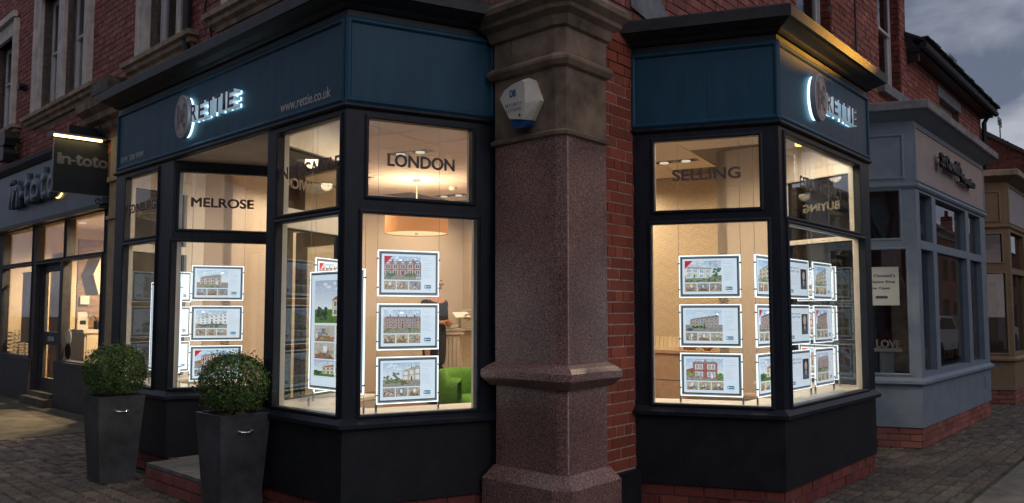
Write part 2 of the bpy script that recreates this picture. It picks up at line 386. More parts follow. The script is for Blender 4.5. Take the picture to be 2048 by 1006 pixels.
def lay(sets, limit=300, name='brick', rest='brickwork'):
    """sets: (F, boxes, material, parent). The bricks that show largest become objects, the others one mesh per wall."""
    allb = []
    for si, (F, bx, m, par) in enumerate(sets):
        for b in bx:
            p = F @ Vector(((b[0] + b[1]) / 2, b[4], (b[2] + b[3]) / 2)); q = proj(p); sc = -1
            if q and 0 < q[0] < 2048 and 0 < q[1] < 1006:
                a1 = proj(F @ Vector((b[0], b[4], p.z))); a2 = proj(F @ Vector((b[1], b[4], p.z)))
                sc = abs(a1[0] - a2[0]) * (b[3] - b[2]) / q[2]
            allb.append((sc, si, b))
    allb.sort(key=lambda t: -t[0]); rest_mb = {}
    for n, (sc, si, b) in enumerate(allb):
        F, _, m, par = sets[si]
        if n < limit and sc > 0:
            M = F @ Matrix.Translation(((b[0] + b[1]) / 2, b[4] + b[5] / 2, (b[2] + b[3]) / 2)) @ Matrix.Diagonal((b[1] - b[0], b[5], b[3] - b[2], 1))
            obj(name, brick_unit(m), None, par, M)
        else:
            rest_mb.setdefault(si, MB()).box(b[0], b[1], b[4], b[4] + b[5], b[2], b[3])
    for si, mb in rest_mb.items(): obj(rest, mb, sets[si][2], sets[si][3], sets[si][0], kind='stuff')

# ------------------------------------------------------------------ ground
TARM = mat('tarmac', (.10, .088, .065), .9, .35, 3, .5, 160)
SETT = mat('stone_sett', (.145, .122, .10), .8, .4, 9, .5, 60, rnd=.35)
SLABM = mat('paving_slab', (.17, .155, .145), .85, .2, 5, .3, 120, rnd=.08)
EARTH = mat('joint_grit', (.036, .036, .024), .95, .5, 14, .5, 120, col2=(.05, .058, .028))
struct('ground', MB().box(-300, 300, -300, 300, -.4, -.03), mat('asphalt', (.05, .05, .05), .9, .25, 2, .4, 150))
pav = struct('pavement', MB().box(-6.6, 2.6, -1.45, 3.0, -.028, -.016).add([], []), EARTH, FA)
pav2 = struct('pavement', MB().box(-9, 26, -.99, 3.5, -.024, -.012), EARTH, FB)
def sett_unit(rs):
    rg = random.Random(rs); mb = MB(); a, b = .5, .42
    top = [(-b + rg.uniform(-.04, .04), -b + rg.uniform(-.04, .04)), (b + rg.uniform(-.04, .04), -b + rg.uniform(-.04, .04)), (b, b), (-b, b + rg.uniform(-.05, .03))]
    mid = [(-a, -a), (a, -a), (a, a), (-a, a)]
    mb.add([(x, y, -.5) for x, y in mid] + [(x, y, .28) for x, y in mid] + [(x, y, .5) for x, y in top],
           [(0, 1, 5, 4), (1, 2, 6, 5), (2, 3, 7, 6), (3, 0, 4, 7), (4, 5, 9, 8), (5, 6, 10, 9), (6, 7, 11, 10), (7, 4, 8, 11), (8, 9, 10, 11)])
    return mb
SU = [sett_unit(i).build('sett', SETT) for i in range(5)]
def setts(par, F, u0, u1, v0, v1, du, dv, seed, limit, skip=lambda u, v: False, along_v=False):
    rg = random.Random(seed); L = []
    nv = int((v1 - v0) / dv)
    for i in range(nv):
        v = v0 + dv * (i + .5); u = u0 - rg.random() * du
        while u < u1:
            w = du * rg.uniform(.85, 1.15)
            c = (u + w / 2, v + rg.uniform(-.004, .004))
            if c[0] > u0 and not skip(*c):
                q = proj(F @ Vector((c[0], c[1], 0)))
                ok = q and -60 < q[0] < 2108 and 0 < q[1] < 1060
                L.append((-(q[2]) if ok else -999, c, w, rg.uniform(-.006, .004), rg.uniform(-1.6, 1.6), rg.randrange(5)))
            u += w
    L.sort(key=lambda t: -t[0]); rest = MB()
    for n, (sc, c, w, dz, rot, k) in enumerate(L):
        M = F @ Matrix.Translation((c[0], c[1], dz - .04)) @ Matrix.Rotation(R(rot), 4, 'Z') @ Matrix.Rotation(R(rot * .6), 4, 'X') @ Matrix.Diagonal((w - .014, dv - .012, .08, 1))
        if n < limit and sc > -900: obj('sett', SU[k], None, par, M)
        elif sc > -900:
            b = len(rest.v); me = SU[k]
            rest.add([M @ v.co for v in me.vertices], [tuple(p.vertices) for p in me.polygons])
    if rest.v: obj('sett_paving', rest, SETT, par, I4, kind='stuff')
def inbay_r(u, v): return v > .02 and -.2 < u < 2.2
setts(pav2, FB, -1.2, 13.5, -.95, 1.05, .245, .128, 3, 190, lambda u, v: (v > .05 and (u < 2.2 or 4.2 < u < 7.9 or u > 12)) or (v > .9 and u < 2.6))
setts(pav, FA, -6.62, -.9, -1.42, 1.12, .21, .15, 5, 110, lambda u, v: v > .0 and u > -4.3)
struct('tarmac_path', MB().vprism([(-6.6, -1.5), (-6.75, 1.19), (-22, 1.19), (-22, -1.5)], -.03, -.004), TARM, FA)
struct('road', MB().box(-30, 3, -9, -1.46, -.03, -.02), TARM, FA)
for k in range(13):
    a = -6 + k * .92 + (k % 2) * .02
    obj('paving_slab', MB().box(a, a + .91, -1.62, -1.0, -.05, .004 + (k % 3) * .002), SLABM, pav2, FB)
    obj('paving_slab', MB().box(a + .4, a + 1.31, -2.24, -1.63, -.05, .003 + (k % 2) * .002), SLABM, pav2, FB)

# ------------------------------------------------------------------ corner building (upper walls)
bld = thing('corner_building', 'tall red brick corner building above the two dark shopfronts', 'building', fr(*at(FA, 1.0, 1.6), 0))
HA = [(-14.3, -13.12, 5.08, 6.95), (-11.36, -10.36, 5.08, 7.2), (-10.08, -9.09, 5.08, 7.2), (-6.56, -5.58, 5.08, 7.2), (-3.98, -3.0, 5.14, 7.2)]
HB = [(3.4, 4.65, 4.9, 7.0), (6.75, 7.95, 5.0, 7.0)]
HC = [(10.5, 12.1, 4.75, 5.55)]
wa = obj('front_wall', MB().holed(-22, 1.0, 3.5, 8.2, HA, VA + .012, VA + .42), MORTAR, bld, FA)
wb = obj('side_wall', MB().holed(-1.5, 8.3, 3.5, 9.2, HB, VB + .012, VB + .42), MORTAR, bld, FB)
surA = [(-14.55, -12.87, 5.08, 7.25), (-11.66, -8.78, 5.08, 7.5), (-6.86, -5.36, 5.08, 7.5), (-4.25, -2.75, 5.14, 7.5)]
lowA = isect(FA, 1.5, FB, 1.5)
core = obj('wall', MB().vprism([at(FA, .36, VA + .02), at(FA, .95, VA + .02), isect(FA, VA + .02, FB, VB + .02), at(FB, -1.0, VB + .006), at(FB, -.36, VB + .006), at(FB, -.33, 1.45), isect(FA, 1.5, FB, 1.45), at(FA, .42, 1.5)], 0, 3.5), MORTARL, bld)
lay([(FA, brick_boxes(-16.5, .95, 3.92, 8.0, VA, [(a - .02, b + .02, c - .2, d) for a, b, c, d in surA], seed=2), BRICK, wa),
     (FB, brick_boxes(-.95, 8.3, 3.92, 8.2, VB, [(h[0], h[1], h[2] - .1, h[3]) for h in HB], seed=3), BRICK, wb),
     (FB, brick_boxes(-.97, -.375, .30, 3.92, VB, seed=4), BRICKO, core)], 300)
obj('plinth', MB().box(-1.0, -.405, VB - .05, VB + .05, 0, .29), STALL, bld, FB)
# brick reveals of the openings on the right-hand wall
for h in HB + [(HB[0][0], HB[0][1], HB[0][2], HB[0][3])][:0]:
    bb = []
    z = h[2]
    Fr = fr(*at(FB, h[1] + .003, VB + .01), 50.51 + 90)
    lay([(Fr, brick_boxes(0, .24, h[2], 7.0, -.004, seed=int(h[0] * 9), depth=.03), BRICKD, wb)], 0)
UPVC = mat('white_window_frame', (.62, .62, .62), .35, .06, 5)
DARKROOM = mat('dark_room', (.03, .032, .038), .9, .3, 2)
CURT = mat('curtain', (.10, .15, .20), .9, .3, 3, stretch=(14, 14, .4))
def sash(parent, F, u0, u1, z0, z1, v, rail=None, n=1, curtain=False, fm=None):
    w = obj('window', MB().holed(u0, u1, z0, z1, [(u0 + .055, u1 - .055, z0 + .07, z1 - .06)], v, v + .08), fm or UPVC, parent, F)
    rail = rail or (z0 + z1) / 2
    obj('sash', MB().holed(u0 + .057, u1 - .057, z0 + .072, rail + .02, [(u0 + .10, u1 - .10, z0 + .13, rail - .025)], v + .03, v + .07).holed(u0 + .057, u1 - .057, rail - .02, z1 - .062, [(u0 + .10, u1 - .10, rail + .025, z1 - .11)], v + .005, v + .028), fm or UPVC, w, F)
    obj('pane', MB().box(u0 + .09, u1 - .09, v + .045, v + .051, z0 + .1, rail - .02).box(u0 + .09, u1 - .09, v + .012, v + .018, rail + .02, z1 - .1), GLASSD, w, F)
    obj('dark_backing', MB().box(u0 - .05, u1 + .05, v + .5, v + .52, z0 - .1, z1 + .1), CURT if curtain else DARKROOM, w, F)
    return w
for i, h in enumerate(HA):
    sash(wa, FA, h[0], h[1], h[2], h[3], VA + .15, 6.2, curtain=(i == 3))
for h in HB: sash(wb, FB, h[0], h[1], h[2], h[3], VB + .14, h[2] + 1.05)
for s in surA:                                               # moulded stone surrounds and sills
    hs = [h for h in HA if h[0] > s[0] and h[1] < s[1]]
    obj('window_surround', MB().holed(s[0], s[1], s[2], s[3], hs, VA - .05, VA + .148).box(s[0], s[0] + .09, VA - .085, VA - .051, s[2] + .04, s[3]).box(s[1] - .09, s[1], VA - .085, VA - .051, s[2] + .04, s[3]).box(s[0] - .03, s[1] + .03, VA - .12, VA - .051, s[3] + .002, s[3] + .12), STONE, wa, FA)
    a, b, z = s[0] - .22, s[1] + .22, s[2]
    pth = [at(FA, a, VA + .05), at(FA, a, VA - .0), at(FA, b, VA - .0), at(FA, b, VA + .05)]
    obj('sill', MB().sweep(pth, [(-.04, z - .20), (.02, z - .20), (.04, z - .15), (.09, z - .12), (.10, z - .07), (.145, z - .05), (.15, z + .012), (-.04, z + .03)]), SILLM, wa)
for h in HB: obj('sill', MB().uprism([(h[0] - .12, h[2] - .15), (h[1] + .16, h[2] - .15), (h[1] + .16, h[2] - .003), (h[0] - .12, h[2] - .003)], VB - .1, VB + .14), LEAD, wb, FB)
obj('downpipe', MB().tube([(-5.2, VA - .07, 3.9), (-5.2, VA - .07, 8.2)], .055, 10).box(-5.29, -5.11, VA - .05, VA + .0, 5.0, 5.05).tube([(-5.2, VA - .07, 5.0), (-5.2, VA - .07, 5.08)], .068, 10), IRON, bld, FA)
wire = MB()
wire.tube([(-4.66 + .05 * math.sin(i * 1.3) - (.12 if i > 7 else 0), VA - .02, 4.05 + i * .14) for i in range(11)], .012, 5)
obj('wire', wire, IRON, bld, FA)
obj('junction_box', MB().box(-6.35, -5.95, VA - .25, VA - .02, 4.24, 4.5), STONE, bld, FA)
wire = MB(); wire.tube([(5.6, VB - .012, 4.3), (5.62, VB - .012, 5.6), (5.61, VB - .012, 7.5)], .012, 5); obj('wire', wire, IRON, bld, FB)
# lead flashing above the right-hand bay
obj('flashing', MB().uprism([(-.43, 4.62), (-.43, 4.12), (.4, 3.98), (2.6, 3.98), (2.6, 4.02), (.4, 4.05), (-.30, 4.62)], VB - .02, VB - .006), LEAD, bld, FB)

# lower wing of the brick range, beyond
wing = thing('brick_wing', 'lower red brick wing with dark eaves, beyond the tall corner building', 'building', fr(*at(FB, 11, 1.5), 50.51))
ww = obj('wall', MB().holed(8.3, 14.3, 2.9, 5.86, HC, VB + .012, VB + .4), MORTAR, wing, FB)
lay([(FB, brick_boxes(8.302, 14.3, 3.8, 5.86, VB + .0, [(10.5, 12.1, 4.6, 5.75)], seed=8), BRICK, ww)], 90)
obj('lintel', MB().box(10.35, 12.25, VB - .02, VB + .03, 5.552, 5.74), LEAD, ww, FB)
sash(ww, FB, 10.5, 12.1, 4.75, 5.55, VB + .12, 5.2)
gut = MB()
gut.uprism([(8.3, 5.84), (14.45, 5.84), (14.45, 5.93), (8.3, 5.93)], VB - .22, VB + .1)
obj('eaves', gut, IRON, wing, FB)
gut = MB()
for k in range(62): gut.box(8.22 + k * .1, 8.22 + k * .1 + .097, VB - .28, VB - .20, 5.885 + .02 * ((k * 7) % 3), 5.99 + .012 * ((k * 5) % 4))
obj('gutter', MB().tube([(8.25, VB - .27, 5.92), (14.5, VB - .27, 5.92)], .06, 8), IRON, wing, FB)
rf = obj('roof', MB().add([(8.2, VB - .3, 5.98), (14.5, VB - .3, 5.98), (14.5, VB + 3, 7.9), (8.2, VB + 3, 7.9), (8.2, VB - .3, 6.02), (14.5, VB - .3, 6.02), (14.5, VB + 3, 7.94), (8.2, VB + 3, 7.94)], [(0, 3, 2, 1), (4, 5, 6, 7), (0, 1, 5, 4), (1, 2, 6, 5), (2, 3, 7, 6), (3, 0, 4, 7)]), SLATE, wing, FB)
for k in range(21): obj('slate', MB().box(8.22 + k * .3, 8.22 + k * .3 + .29, VB - .36, VB - .1, 6.03 + .012 * (k % 2), 6.05 + .012 * (k % 3)), SLATE, rf, FB)
obj('bracket', MB().box(8.32, 8.42, VB - .18, VB, 5.70, 5.838), IRON, wing, FB)
obj('downpipe', MB().tube([(14.22, VB - .2, 5.9), (14.2, VB - .08, 5.7), (14.2, VB - .08, 2.9)], .05, 8), IRON, wing, FB)
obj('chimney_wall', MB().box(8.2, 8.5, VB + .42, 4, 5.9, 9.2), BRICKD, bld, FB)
# gable beyond a side lane
gab = thing('gable_house', 'dark brick gable end with sloping slate verge, past the side lane', 'building', fr(*at(FB, 24, 4), 50.51))
FG = fr(*at(FB, 24, 9), 50.51 - 90)                       # u runs from deep in the block to the street
gw = obj('wall', MB().uprism([(0, 0), (7.9, 0), (7.9, 6.2), (4.6, 8.55), (0, 5.5)], .01, 9), MORTAR, gab, FG)
gb = [b for b in brick_boxes(4.4, 7.9, 2.6, 8.6, 0, seed=12, ch=.09) if b[3] < 6.2 + (7.9 - b[0]) * .70]
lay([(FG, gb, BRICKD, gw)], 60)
obj('roof', MB().uprism([(4.4, 8.62), (8.15, 6.0), (8.15, 6.12), (4.4, 8.8)], -.12, 9), SLATE, gab, FG)
def aerial(F, u, v, z, label):
    M = F @ Matrix.Translation((u, v, z)); t = thing('tv_aerial', label, 'aerial', M, 'tv aerials on the roofs')
    obj('mast', MB().tube([(0, 0, 0), (0, 0, .75)], .018, 6), IRON, t, M)
    b = MB().tube([(-.35, 0, .7), (.35, 0, .7)], .012, 5)
    for k in range(6): b.tube([(-.3 + k * .12, 0, .55), (-.3 + k * .12, 0, .85)], .008, 4)
    obj('antenna', b, IRON, t, M)
aerial(FB, 13.3, VB + .3, 6.2, 'small tv aerial standing on the dark eaves of the brick wing')
aerial(FB, 24.3, 2.3, 7.0, 'small tv aerial on the sloping roof of the far gable')

# ------------------------------------------------------------------ granite corner pier
pier = thing('corner_pier', 'polished pink granite pier with sandstone capital on the street corner', 'pier', fr(*at(FA, .8, 1.3), 0))
PP = [at(FA, .43, 1.34), at(FA, .43, 1.10), at(FA, 1.05, 1.10), at(FB, -1.50, .985), at(FB, -.985, .985), at(FB, -.985, 1.2)]
def stone(name, prof, m): return obj(name, MB().sweep(PP, [(-.12, prof[0][1])] + prof + [(-.12, prof[-1][1])]), m, pier)
stone('plinth', [(.075, 0), (.075, .305), (.012, .40)], GRAN)
stone('pedestal', [(0, .40), (0, .995)], GRAN)
stone('moulding', [(0, .997), (.03, 1.0), (.075, 1.05), (.085, 1.065), (.085, 1.115), (.05, 1.15), (.01, 1.175)], GRAN)
stone('shaft', [(.006, 1.176), (.006, 2.835)], GRAN)
stone('astragal', [(.006, 2.837), (.03, 2.845), (.035, 2.868), (.012, 2.885)], SAND)
stone('frieze', [(.008, 2.886), (.008, 3.345)], SAND)
stone('band', [(.01, 3.347), (.035, 3.36), (.055, 3.395), (.055, 3.415), (.03, 3.445), (.012, 3.455)], SAND)
stone('neck', [(.012, 3.457), (.012, 3.64)], SAND)
stone('capital', [(.014, 3.642), (.035, 3.655), (.05, 3.70), (.058, 3.725), (.10, 3.76), (.105, 3.79), (.15, 3.835), (.155, 3.875), (.12, 3.92), (-.02, 3.95)], SAND)
up = MB().sweep([at(FA, .50, 1.34), at(FA, .50, 1.13), at(FA, 1.02, 1.13), at(FB, -1.44, 1.02), at(FB, -.99, 1.02), at(FB, -.99, 1.2)], [(-.1, 3.95), (0, 3.95), (0, 8), (-.1, 8)])
for k in range(3):
    up.box(-1.13 + k * .055, -1.10 + k * .055, .995, 1.03, 3.96, 8, M=FB); up.box(.55 + k * .055, .58 + k * .055, 1.105, 1.14, 3.96, 8, M=FA)
obj('upper_pilaster', up, mat('pilaster_stone', (.33, .25, .17), .9, .2, 5, .3, 50), pier)
obj('joint', MB().box(-1.497, -1.489, .972, .99, 1.18, 2.83, M=FB).box(-1.497, -1.489, .977, .99, .41, .99, M=FB), MORTARL, pier)

# alarm box on the pier
FAL = FA @ Matrix.Translation((.745, 1.092, 3.1))
al = thing('alarm_box', 'white hexagonal alarm box with blue base on the sandstone pier', 'alarm', FAL)
AW = mat('alarm_plastic', (.74, .69, .60), .4, .05, 8); ABL = mat('alarm_blue_plastic', (.02, .09, .26), .3, .1, 8)
hexo = [(-.205, .083), (-.15, .148), (-.063, .181), (.08, .198), (.124, .178), (.197, .01), (.108, -.125), (-.09, -.095)]
hexi = [(-.185, .078), (-.135, .135), (-.055, .165), (.05, .18), (.075, .16), (.085, .0), (.055, -.118), (-.082, -.092)]
ab = MB(); n = 8
ab.add([(x, 0, z) for x, z in hexo] + [(x, -.04, z) for x, z in hexo] + [(x, -.085, z) for x, z in hexi],
       [[i, (i + 1) % n, n + (i + 1) % n, n + i] for i in range(n)] + [[n + i, n + (i + 1) % n, 2 * n + (i + 1) % n, 2 * n + i] for i in range(n)] + [[2 * n + i for i in range(n)], list(range(n))])
obj('cover', ab, AW, al, FAL)
obj('strobe', MB().uprism([(-.088, -.098), (.104, -.128), (.09, -.155), (.05, -.175), (-.02, -.17), (-.07, -.14)], -.07, -.002), ABL, al, FAL)
obj('screw', MB().lathe([(.010, 0), (.010, .006)], 10, M=Matrix.Translation((.03, -.0855, -.08)) @ Matrix.Rotation(R(90), 4, 'X')), STEEL, al, FAL)
BLUEP = mat('blue_print', (.03, .12, .42), .5, .05, 5); NAVYP = mat('navy_print', (.05, .06, .16), .5, .05, 5)
obj('lettering', text_mesh('lettering', 'DB', .062, .052, 0, BLUEP), None, al, TM(FAL, -.075, -.0865, .07))
obj('lettering', text_mesh('lettering', 'SECURITY', .175, .026, 0, NAVYP, 1.1, 0), None, al, TM(FAL, -.125, -.0865, -.005))
obj('lettering', text_mesh('lettering', 'SYSTEMS', .155, .026, 0, NAVYP, 1.1, 0), None, al, TM(FAL, -.115, -.0865, -.045))

# ------------------------------------------------------------------ shopfront bays
def face(parent, F, U0, U1, Z0, Z1, holes, lets=(), white=True, dark=NAVY, gm=GLASS, bead=True):
    w = obj('window_frame', MB().holed(U0, U1, Z0, Z1, holes, 0, .055), dark, parent, F)
    for h in holes:
        if bead: obj('bead', MB().ring(h, .03, -.014, .001), dark, w, F)
        obj('pane', MB().box(h[0] - .003, h[1] + .003, .03, .036, h[2] - .003, h[3] + .003), gm, w, F)
    if white: obj('inner_frame', MB().holed(U0 + .004, U1 - .004, Z0, Z1, [(a - .004, b + .004, c - .004, d + .004) for a, b, c, d in holes], .056, .10), WHITE, w, F)
    for (s, a, b, c, d) in lets: obj('lettering', text_mesh('lettering', s, b - a, d - c, .001, VINYLLIT if s in ('BUYING', 'BERWICK', 'GLASGOW') else VINYL), None, w, TM(F, a, .0285, c))
    return w
def fascia(parent, F, U0, U1, z0=3.117, z1=3.675, tm=None):
    p = obj('fascia_panel', MB().box(U0, U1, -.004, .03, z0, z1), tm or TEAL, parent, F)
    obj('moulding', MB().ring((U0 + .001, U1 - .001, z0 + .001, z1 - .001), .045, -.022, .002), TEAL, p, F)
    return p
BASEP = [(-.05, .18), (0, .18), (0, .722), (-.05, .722)]
SILLP = [(-.05, .722), (.035, .722), (.045, .73), (.045, .757), (.0, .80), (-.05, .80)]
FASP = [(-.07, 3.068), (0, 3.068), (0, 3.77), (-.07, 3.77)]
FSILL = [(-.01, 3.03), (.015, 3.035), (.03, 3.05), (.03, 3.066), (.02, 3.075), (.0, 3.082), (-.01, 3.082)]
CORN = [(-.07, 3.772), (.02, 3.772), (.04, 3.785), (.055, 3.80), (.11, 3.825), (.15, 3.85), (.17, 3.852), (.17, 3.94), (.155, 3.955), (-.25, 3.99), (-.25, 3.90), (-.07, 3.84)]
def plinth(parent, path):
    pm = obj('plinth', MB().sweep(path, [(-.12, 0), (-.03, 0), (-.03, .18), (-.12, .18)]), MORTAR, parent)
    for a, b in zip(path[:-1], path[1:]):
        a, b = Vector(a), Vector(b); L = (b - a).length; F = fr(a.x, a.y, math.degrees(math.atan2(b.y - a.y, b.x - a.x)))
        lay([(F, brick_boxes(.02, L - .02, 0.0, .178, .018, seed=int(L * 100), depth=.04), BRICKP, pm)], 60)
def lining(parent, path): obj('bulkhead', MB().sweep(path, [(-.072, 3.069), (-.072, 3.415), (-.10, 3.415), (-.10, 3.069)]), WHITE, parent)
def ledge(parent, path):
    o = obj('display_ledge', MB().sweep(path, [(-.058, .785), (-.058, .812), (-.46, .812), (-.46, .785)]), WHITE, parent)
    obj('apron', MB().sweep(path, [(-.44, .33), (-.44, .78), (-.455, .78), (-.455, .33)]), WALLIN, o)

bayL = thing('bay_shopfront', 'dark navy shopfront bay with the recessed doorway, left of the granite pier', 'shopfront', FA, 'estate agent shopfront bays')
bayR = thing('bay_shopfront', 'dark navy shopfront bay between the brick wall and the grey shop', 'shopfront', FB, 'estate agent shopfront bays')
pL1 = [LE0, P1, JL, RL1]; pL2 = [RR0, JR, P2, P3]; pLF = [LE0, P1, P2, P3]; pR = [Q1, Q2, Q3, RE1]
for par, paths, full in ((bayL, (pL1, pL2), pLF), (bayR, (pR,), pR)):
    for p in paths:
        obj('stall_riser', MB().sweep(p, BASEP), STALL, par); obj('sill', MB().sweep(p, SILLP), NAVY, par); plinth(par, p); ledge(par, p)
    obj('fascia', MB().sweep(full, FASP), NAVY, par); obj('fascia_rail', MB().sweep(full, FSILL), NAVY, par)
    obj('cornice', MB().sweep(full, CORN), mat('cornice_paint', (.03, .031, .034), .5, .3, 6, .3, 60), par); lining(par, full)
ZT = 3.066
face(bayL, FA, -4.40, -2.93, .80, ZT, [(-4.105, -3.28, 2.323, 2.979), (-4.125, -3.29, .821, 2.26)], [('EDINBURGH', -4.085, -3.31, 2.60, 2.69)])
face(bayL, FA, -1.12, 0.0, .80, ZT, [(-.95, -.07, 2.323, 2.979), (-.957, -.071, .821, 2.26)], [('NEWCASTLE', -.94, -.12, 2.61, 2.705)])
face(bayL, FAR, .0, 1.32, .80, ZT, [(.17, 1.006, 2.403, 2.971), (.131, 1.05, .82, 2.272)], [('LONDON', .33, .868, 2.64, 2.73)])
face(bayL, FRL, 0, 1.14, .80, 3.41, [(.06, .98, 2.36, 2.915), (.014, 1.0, .835, 2.234)], [('MELROSE', .17, .75, 2.585, 2.673)])
face(bayL, FRR, 0, 1.14, .80, 3.41, [(.10, 1.06, 2.42, 2.93), (.10, 1.08, .835, 2.25)], [('BERWICK', .362, .917, 2.605, 2.69)])
face(bayL, FLE, 0, 1.15, .80, ZT, [(.27, 1.0, 2.32, 2.93), (.26, 1.0, .83, 2.22)], [('GLASGOW', .36, .912, 2.597, 2.688)])
face(bayR, FBR, -1.22, 0, .80, ZT, [(-.984, -.152, 2.385, 2.958), (-1.013, -.10, .82, 2.271)], [('SELLING', -.838, -.301, 2.63, 2.72)])
face(bayR, FB, 0, 2.31, .80, ZT, [(.119, 1.99, 2.318, 2.975), (.153, 2.093, .819, 2.26)], [('ESTATE AGENCY', .515, 1.572, 2.60, 2.695)])
face(bayR, FRE, 0, 1.15, .80, ZT, [(.16, .97, 2.33, 2.96), (.14, .97, .83, 2.275)], [('BUYING', .335, .798, 2.62, 2.705)])
fascia(bayL, FA, -4.336, -.062); fascia(bayL, FAR, .03, 1.165); fascia(bayR, FBR, -1.137, -.023); fascia(bayR, FB, .03, 2.28); fascia(bayL, FLE, .05, 1.08); fascia(bayR, FRE, .06, 1.1)
obj('soffit', MB().vprism([tuple(JL + da(20.5) * .01), tuple(JR), tuple(RR0), tuple(RL1)], 3.022, 3.034), SOFFIT, bayL)
obj('roof', MB().vprism([tuple(P1), tuple(P2), tuple(P3), at(FA, .3, VA), at(FA, -5, VA)], 3.93, 3.96), LEAD, bayL)
obj('roof', MB().vprism([tuple(Q1), tuple(Q2), tuple(Q3), at(FB, 2.6, VB), at(FB, -.4, VB)], 3.93, 3.96), LEAD, bayR)
for F, us in ((FA, (-2.26, -1.02)), (FAR, (.62,)), (FBR, (-.55,)), (FB, (1.22,))):
    for u in us: obj('fascia_joint', MB().box(u, u + .003, -.0046, -.0042, 3.13, 3.66), NAVY, bayL if F in (FA, FAR) else bayR, F)
# door at the back of the recess
dv = RR0 - RL1; FD = fr(RL1.x, RL1.y, math.degrees(math.atan2(dv.y, dv.x))); dw = dv.length
dr = obj('door', MB().holed(.02, dw - .02, .22, 2.35, [(.16, dw - .16, .5, 2.2)], .02, .07).holed(0, dw, 2.36, 3.41, [(.1, dw - .1, 2.45, 2.92)], .0, .07), NAVY, bayL, FD)
obj('pane', MB().box(.157, dw - .157, .04, .046, .497, 2.203).box(.097, dw - .097, .04, .046, 2.447, 2.923), GLASS, dr, FD)
obj('handle', MB().tube([(dw - .1, -.05, 1.0), (dw - .1, -.05, 1.5)], .014, 8).tube([(dw - .1, .02, 1.03), (dw - .1, -.05, 1.03)], .01, 6).tube([(dw - .1, .02, 1.47), (dw - .1, -.05, 1.47)], .01, 6), STEEL, dr, FD)
# doorstep
step = thing('doorstep', 'tiled doorstep with brick risers in the shop doorway', 'doorstep', fr(*at(FA, -2, -.1), -44.75))
pts = [(-2.62, -.29), (-1.13, -.29), (-1.13, .03), (-2.62, .03)]
sb = obj('step', MB().vprism(pts, 0, .18, M=FA).vprism([tuple(JL + da(20.5) * .02 + da(-44.75) * .02), tuple(JR - da(-44.75) * .02), tuple(RR0), tuple(RL1)], 0, .18), MORTAR, step)
TILE = mat('step_tile', (.16, .17, .18), .35, .2, 6, .1, 60)
for k in range(4):
    a = -2.62 + k * .3725; obj('tile', MB().box(a + .004, a + .3685, -.30, -.002, .182, .212), TILE, step, FA)
for k in range(2):
    for j in range(3):
        a = -2.7 + j * .45; obj('tile', MB().box(a + .16 * k + .004, a + .446 - .1 * k, .002 + k * .5, .498 + k * .5, .182, .21), TILE, step, FA)
lay([(FA, brick_boxes(-2.61, -1.14, 0, .18, -.31, seed=31, depth=.04), BRICK, sb), (fr(*at(FA, -2.635, .0), -134.75), brick_boxes(.0, .29, 0, .18, -.0, seed=33, depth=.03), BRICK, sb)], 40)

# ------------------------------------------------------------------ signs
SIL = mat('sign_return_steel', (.62, .63, .66), .35, .06, 10); FACEM = mat('sign_face_bronze', (.14, .105, .115), .4, .1, 10, metal=.3)
DISCF = mat('sign_disc_face', (.42, .36, .37), .4, .08, 10)
HALO = emit('sign_led', (.50, .85, 1.0), 3.0)
LIT = mat('glowing_letter_return', (.60, .64, .68), .35, .06, 10)
b_ = LIT.node_tree.nodes['Principled BSDF']; b_.inputs['Emission Color'].default_value = (.55, .80, 1, 1); b_.inputs['Emission Strength'].default_value = .30  # weak bluish glow put into the material of the letter sides
def rettie(F, uc, zc, u0, u1, label):
    M = F @ Matrix.Translation((uc, -.06, zc)); t = thing('illuminated_sign', label, 'sign', M, 'halo lit shop signs')
    RX = Matrix.Rotation(R(90), 4, 'X'); r = .205
    dm = MB().lathe([(r - .004, .085), (r, .081), (r, .04), (r - .004, .036)], 48, 1)
    for i, f in enumerate(dm.f):
        if len(f) > 8: dm.m[i] = 0
    EL = Matrix.Diagonal((.70, 1, 1, 1))
    d = obj('disc', dm, [DISCF, SIL], t, F @ Matrix.Translation((uc, 0, zc)) @ EL @ RX)
    obj('halo_light', MB().lathe([(r * .93, .012), (r * .93, .032)], 40), HALO, d, F @ Matrix.Translation((uc, 0, zc)) @ EL @ RX)
    rg_ = MB(); a = []
    for k in range(48):
        th = 2 * math.pi * k / 48; a.append((math.cos(th), math.sin(th)))
    rg_.add([(x * .18, -.0865, y * .18) for x, y in a] + [(x * .174, -.0865, y * .174) for x, y in a], [(k, (k + 1) % 48, 48 + (k + 1) % 48, 48 + k) for k in range(48)])
    obj('rim_line', rg_, FACEM, d, F @ Matrix.Translation((uc, 0, zc)) @ EL)
    for s, x, y, w, h in (('R', -.115, -.115, .075, .23), ('&', -.028, -.06, .055, .125), ('C', .042, -.115, .075, .23), ('o', .072, -.025, .035, .05)):
        obj('monogram', text_mesh('monogram', s, w, h, .003, FACEM, bold=.012), None, d, TM(F, uc + x * .72, -.0865, zc + y) @ Matrix.Diagonal((.72, 1, 1, 1)))
    w = (u1 - u0)
    L = 'RETTIE'; cw = [.17, .16, .165, .165, .075, .155]; sc = w / (sum(cw) + .045 * 5); x = u0
    for c, q in zip(L, cw):
        o = obj('letter', text_mesh('letter', c, q * sc, .155, .065, [FACEM, LIT], bold=.018), None, t, TM(F, x, -.022, 3.302))
        obj('halo_light', text_mesh('halo_light', c, q * sc * .97, .145, .008, HALO, bold=.03), None, o, TM(F, x + .003, -.010, 3.307))
        x += (q + .045) * sc
rettie(FA, -2.60, 3.385, -2.395, -1.56, 'halo lit round emblem and RETTIE letters on the left teal fascia')
